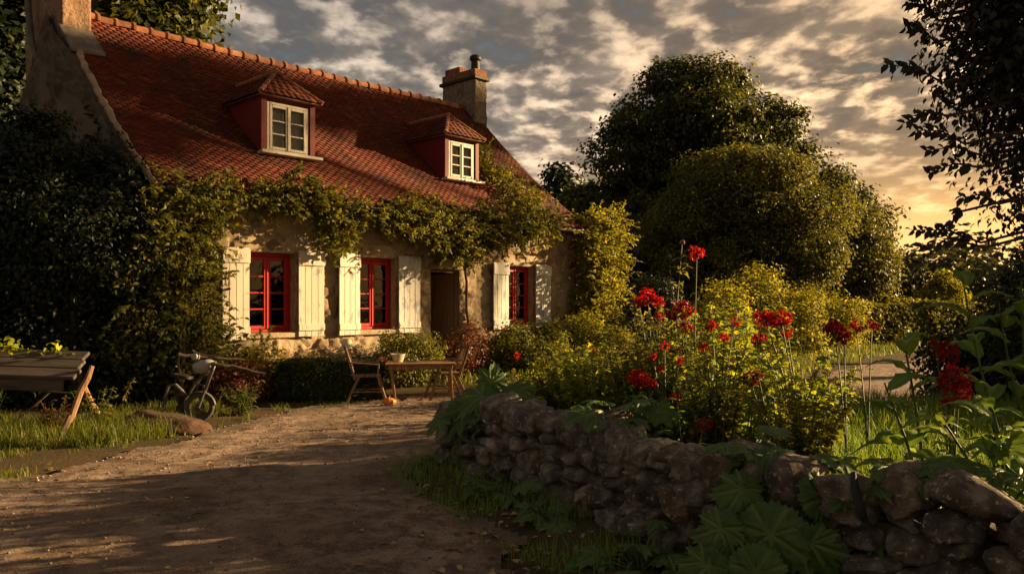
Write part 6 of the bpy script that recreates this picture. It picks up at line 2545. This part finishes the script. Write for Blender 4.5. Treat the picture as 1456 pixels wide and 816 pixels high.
# ------------------------------------------------------------------ left verge: old machine, poles, plank bench
def old_machine():
    Zm = 10.7
    wc = Vector((-4.18, Zm, .20))
    t = empty('old_moped', (wc.x, wc.y, 0), R(0), 'rusting old moped with a pale tank, half buried in the climber', 'moped')
    q = lambda px, py, dy=0.0: PX(px, py, Zm) + Vector((0, dy, 0)) - Vector((wc.x, wc.y, 0))
    w0 = Vector((0, 0, .205))
    wh = MB()
    wh.ring(w0, (.25, -1, 0), .165, .028, 36, 10).build('wheel', M['tyre'], t, smooth=True)
    wheel = [o for o in bpy.data.objects if o.name.startswith('wheel')][-1]
    axd = Vector((.25, -1, 0)).normalized()
    rm_ = MB().ring(w0, axd, .136, .010, 32, 6)
    e1 = Vector((axd.y, -axd.x, 0)).normalized()
    for k in range(10):
        a = 2 * math.pi * k / 10
        d = e1 * math.cos(a) + Vector((0, 0, 1)) * math.sin(a)
        rm_.tube([w0 + d * .03, w0 + d * .134], .004, 5)
    rm_.build('rim', M['old_metal'], wheel, smooth=True)
    MB().lathe(w0 - axd * .05, [(.012, -.02), (.05, 0), (.062, .02), (.062, .07), (.045, .09), (.012, .12)], 18, axis=axd).build('hub', M['old_metal'], wheel, smooth=True)
    # mudguard over the wheel
    mg = MB()
    n = 18
    vs, fs = [], []
    for i in range(n + 1):
        a = R(5 + 150 * i / n)
        d = e1 * -math.cos(a) + Vector((0, 0, 1)) * math.sin(a)
        for s in (-.05, 0, .05):
            vs.append(w0 + d * (.212 - .012 * abs(s) / .05) + axd * s)
    for i in range(n):
        for k in range(2):
            fs.append((i * 3 + k, i * 3 + k + 1, (i + 1) * 3 + k + 1, (i + 1) * 3 + k))
    mg.add(vs, fs)
    g = mg.build('mudguard', M['old_metal'], t, smooth=True)
    g.modifiers.new('thickness', 'SOLIDIFY').thickness = .004
    fk = MB()
    for s in (-.07, .07):
        top = q(305, 516) + axd * s
        fk.tube([w0 + axd * s, w0.lerp(top, .5), top], [.016, .021, .024], 8)
    fk.tube([q(305, 516) - axd * .08, q(305, 516) + axd * .08], .022, 8)
    fk.build('fork', M['old_metal'], t, smooth=True)
    hb = MB()
    c = q(303, 508)
    hb.tube([c + Vector((-.24, -.10, .10)), c + Vector((-.20, -.04, .06)), c + Vector((-.04, 0, .015)), c + Vector((.05, .04, .015)), c + Vector((.16, .14, .06)), c + Vector((.22, .16, .10))], .013, 8)
    hb.build('handlebar', M['iron'], t, smooth=True)
    # pale tank / lamp housing
    tk = MB()
    c = q(289, 521, .02)
    V = ICO2_V.copy()
    V = V / ((np.abs(V) ** 2.6).sum(1) ** (1 / 2.6))[:, None]
    V = V * np.array([.155, .10, .095])
    V[:, 2] += .18 * V[:, 0] * .6
    V[:, 1] *= (1 - .5 * np.clip(-V[:, 0] / .155, 0, 1))
    tk.add([Vector(v) + c for v in V], ICO2_F.tolist())
    tank = tk.build('fuel_tank', M['tank'], t, smooth=True)
    MB().lathe(c + Vector((.01, 0, .095)), [(.028, 0), (.03, .012), (.022, .02), (0, .022)], 14).build('filler_cap', M['iron'], tank, smooth=True)
    MB().lathe(q(280, 507, 0), [(.012, -.02), (.05, 0), (.055, .03), (.045, .06), (0, .07)], 16, axis=(-.3, -1, .1)).build('headlight', M['tank'], t, smooth=True)
    # frame tubes and the curved rear loop
    fr = MB()
    fr.tube([q(300, 525), q(276, 545, .05), q(262, 566, .08), q(250, 585, .1)], [.02, .02, .018, .016], 8)
    fr.tube([q(262, 566, .08), q(256, 556, .06), q(247, 546, .03), q(240, 549), q(236, 562), q(233, 580), q(228, 598)], [.020, .024, .026, .028, .026, .024, .022], 9)
    fr.tube([q(276, 545, .05), q(290, 548, .0), q(284, 580, .06)], [.014, .014, .012], 7)
    fr.build('frame', M['old_metal'], t, smooth=True)
    en = MB()
    ce = q(256, 583, .12)
    en.lathe(ce - Vector((0, .08, 0)), [(.05, 0), (.085, .02), (.09, .12), (.06, .16)], 18, axis=(0, 1, 0))
    for k in range(6):
        en.box(ce + Vector((-.01, -.0, .08 + .018 * k)), (.13, .12, .008), bev=.002)
    en.box(ce + Vector((-.01, 0, .13)), (.08, .08, .12), bev=.01)
    en.build('engine', M['iron'], t)
    st = MB()
    c = q(256, 536, .06)
    st.box(c, (.26, .16, .05), Matrix.Rotation(R(12), 3, 'Y'), .02)
    st.build('saddle', M['iron'], t, smooth=True)


old_machine()


def pole(label, a, b, r, seed):
    rng = np.random.RandomState(seed)
    pts = [a.lerp(b, k / 8) + Vector(rng.normal(size=3) * .008) for k in range(9)]
    o = MB().tube([p - a for p in pts], [r * (1 - .3 * k / 8) for k in range(9)], 8).build('wooden_pole', M['twig'], None, smooth=True)
    o.location = a
    tag(o, label, 'pole', 'dark poles laid across the old moped')


pole('upper dark pole lying across the old moped into the bushes', PX(252, 503, 10.9), PX(348, 512, 11.4), .024, 1)
pole('lower dark pole slanting from the moped fork towards the hedge', PX(303, 516, 10.62), PX(378, 531, 10.9), .022, 2)


def plank_bench():
    Zb = 9.6
    t = empty('plank_bench', (-6.6, Zb, 0), 0, 'weathered grey plank bench on splayed rough legs at the left edge', 'bench')
    o = Vector((-6.6, Zb, 0))
    mb = MB()
    rt = Matrix.Rotation(R(2.0), 3, 'Y')
    for k in range(3):
        mb.box((.05 - .02 * k, -.16 + .18 * k, .80 + .092 * k), (2.86 - .05 * k, .188, .045), rt @ Matrix.Rotation(R(27), 3, 'X'), .008)
    mb.build('seat_planks', M['grey_wood'], t)
    MB().box((.0, -.20, .68), (2.66, .035, .15), rt, .006).build('apron', M['grey_wood'], t)
    legs = ((PX(131, 520, Zb - .1), PX(86, 618, Zb - .25)), (PX(118, 548, Zb + .15), PX(150, 600, Zb + .5)), (Vector((-8.0, Zb - .1, .8)), Vector((-8.2, Zb - .2, 0))), (Vector((-8.0, Zb + .3, .8)), Vector((-8.2, Zb + .45, 0))))
    for i, (a, b) in enumerate(legs):
        b = Vector((b.x, b.y, -.02))
        n = 6
        pts = [a.lerp(b, k / n) - o + Vector((.012 * math.sin(k * 2.1 + i), 0, 0)) for k in range(n + 1)]
        MB().tube(pts, [.028, .034, .038, .036, .036, .034, .03], 6).build('leg', M['rust_wood'], t)
    MB().bar(PX(10, 552, Zb) - o, PX(112, 560, Zb) - o, .03, .02, .004).build('rail', M['stem'], t)


plank_bench()
o = MB().tube([PX(100, 590, 9.2), PX(92, 608, 9.15), PX(84, 628, 9.1)], [.035, .04, .045], 6).build('broken_stake', M['stick'], None)
tag(o, 'short broken pale stake leaning in the grass by the bench leg', 'stake')


def bench_vine():
    rng = np.random.RandomState(401)
    b = Vector((-6.3, 9.95, 0))
    t = empty('trailing_vine', b, 0, 'small leafy vine trailing along the back of the plank bench', 'climber')
    mb = MB()
    pts = [b, PX(90, 540, 9.95), PX(95, 505, 9.9), PX(60, 500, 9.9), PX(20, 494, 9.9), PX(-40, 492, 9.9)]
    mb.tube(pts, [.012, .01, .008, .007, .006, .004], 6)
    P = []
    for (px, py, n) in ((88, 502, 26), (58, 500, 14), (20, 492, 26), (5, 494, 20), (-30, 490, 20), (76, 520, 8)):
        c = np.array(PX(px, py, 9.85))
        P.append(c + rng.normal(size=(n, 3)) * np.array([.09, .08, .05]))
    P = np.concatenate(P)
    ax = rng.normal(size=(len(P), 3)) + np.array([0, -.4, -.2])
    nr = np.array([0, -.5, .9]) + rng.normal(size=(len(P), 3)) * .4
    leaves('foliage', P, ax, nr, .075 * (.6 + .8 * rng.rand(len(P))), M['leaf_fresh'], t, 'oval', .8, loc=tuple(b)).location = (0, 0, 0)
    mb.build('stems', M['stick'], t, smooth=True, loc=tuple(b)).location = (0, 0, 0)


bench_vine()
perennial('weed_clump', 'clump of weeds with reddish leaves at the foot of the bench leg', -5.35, 9.35, .25, .42, 150, .08, 'leaf_red', 411, cat='weed', stems=12)
perennial('weed_clump', 'arching green weeds between the bench and the boulder', -5.05, 9.7, .3, .5, 120, .13, 'leaf_vine', 412, 'long', .3, cat='weed', stems=12)
perennial('weed_clump', 'thin weeds under the plank bench', -6.5, 9.9, .5, .6, 120, .10, 'leaf_dark', 413, cat='weed', stems=16)
perennial('weed_clump', 'grassy weeds between the moped wheel and the clipped hedge', -3.78, 11.2, .32, .42, 220, .14, 'grass', 414, 'long', .12, cat='weed', stems=30)


def bird():
    c = PX(1195, 243, 40)
    mb = MB()
    mb.tube([(-.14, 0, 0), (-.07, 0, .01), (0, 0, .02), (.09, 0, .015), (.13, 0, .0)], [.006, .025, .04, .03, .008], 8)
    for s in (-1, 1):
        mb.add([(.05, s * .02, .02), (-.06, s * .02, .02), (-.07, s * .22, .11), (.0, s * .42, .06), (.05, s * .22, .12)], [(0, 1, 2, 4), (4, 2, 3)])
    o = mb.build('bird', M['iron'], None)
    o.location = c
    o.rotation_euler = (0, 0, R(20))
    tag(o, 'tiny bird in flight right of the tall trees', 'bird')


bird()
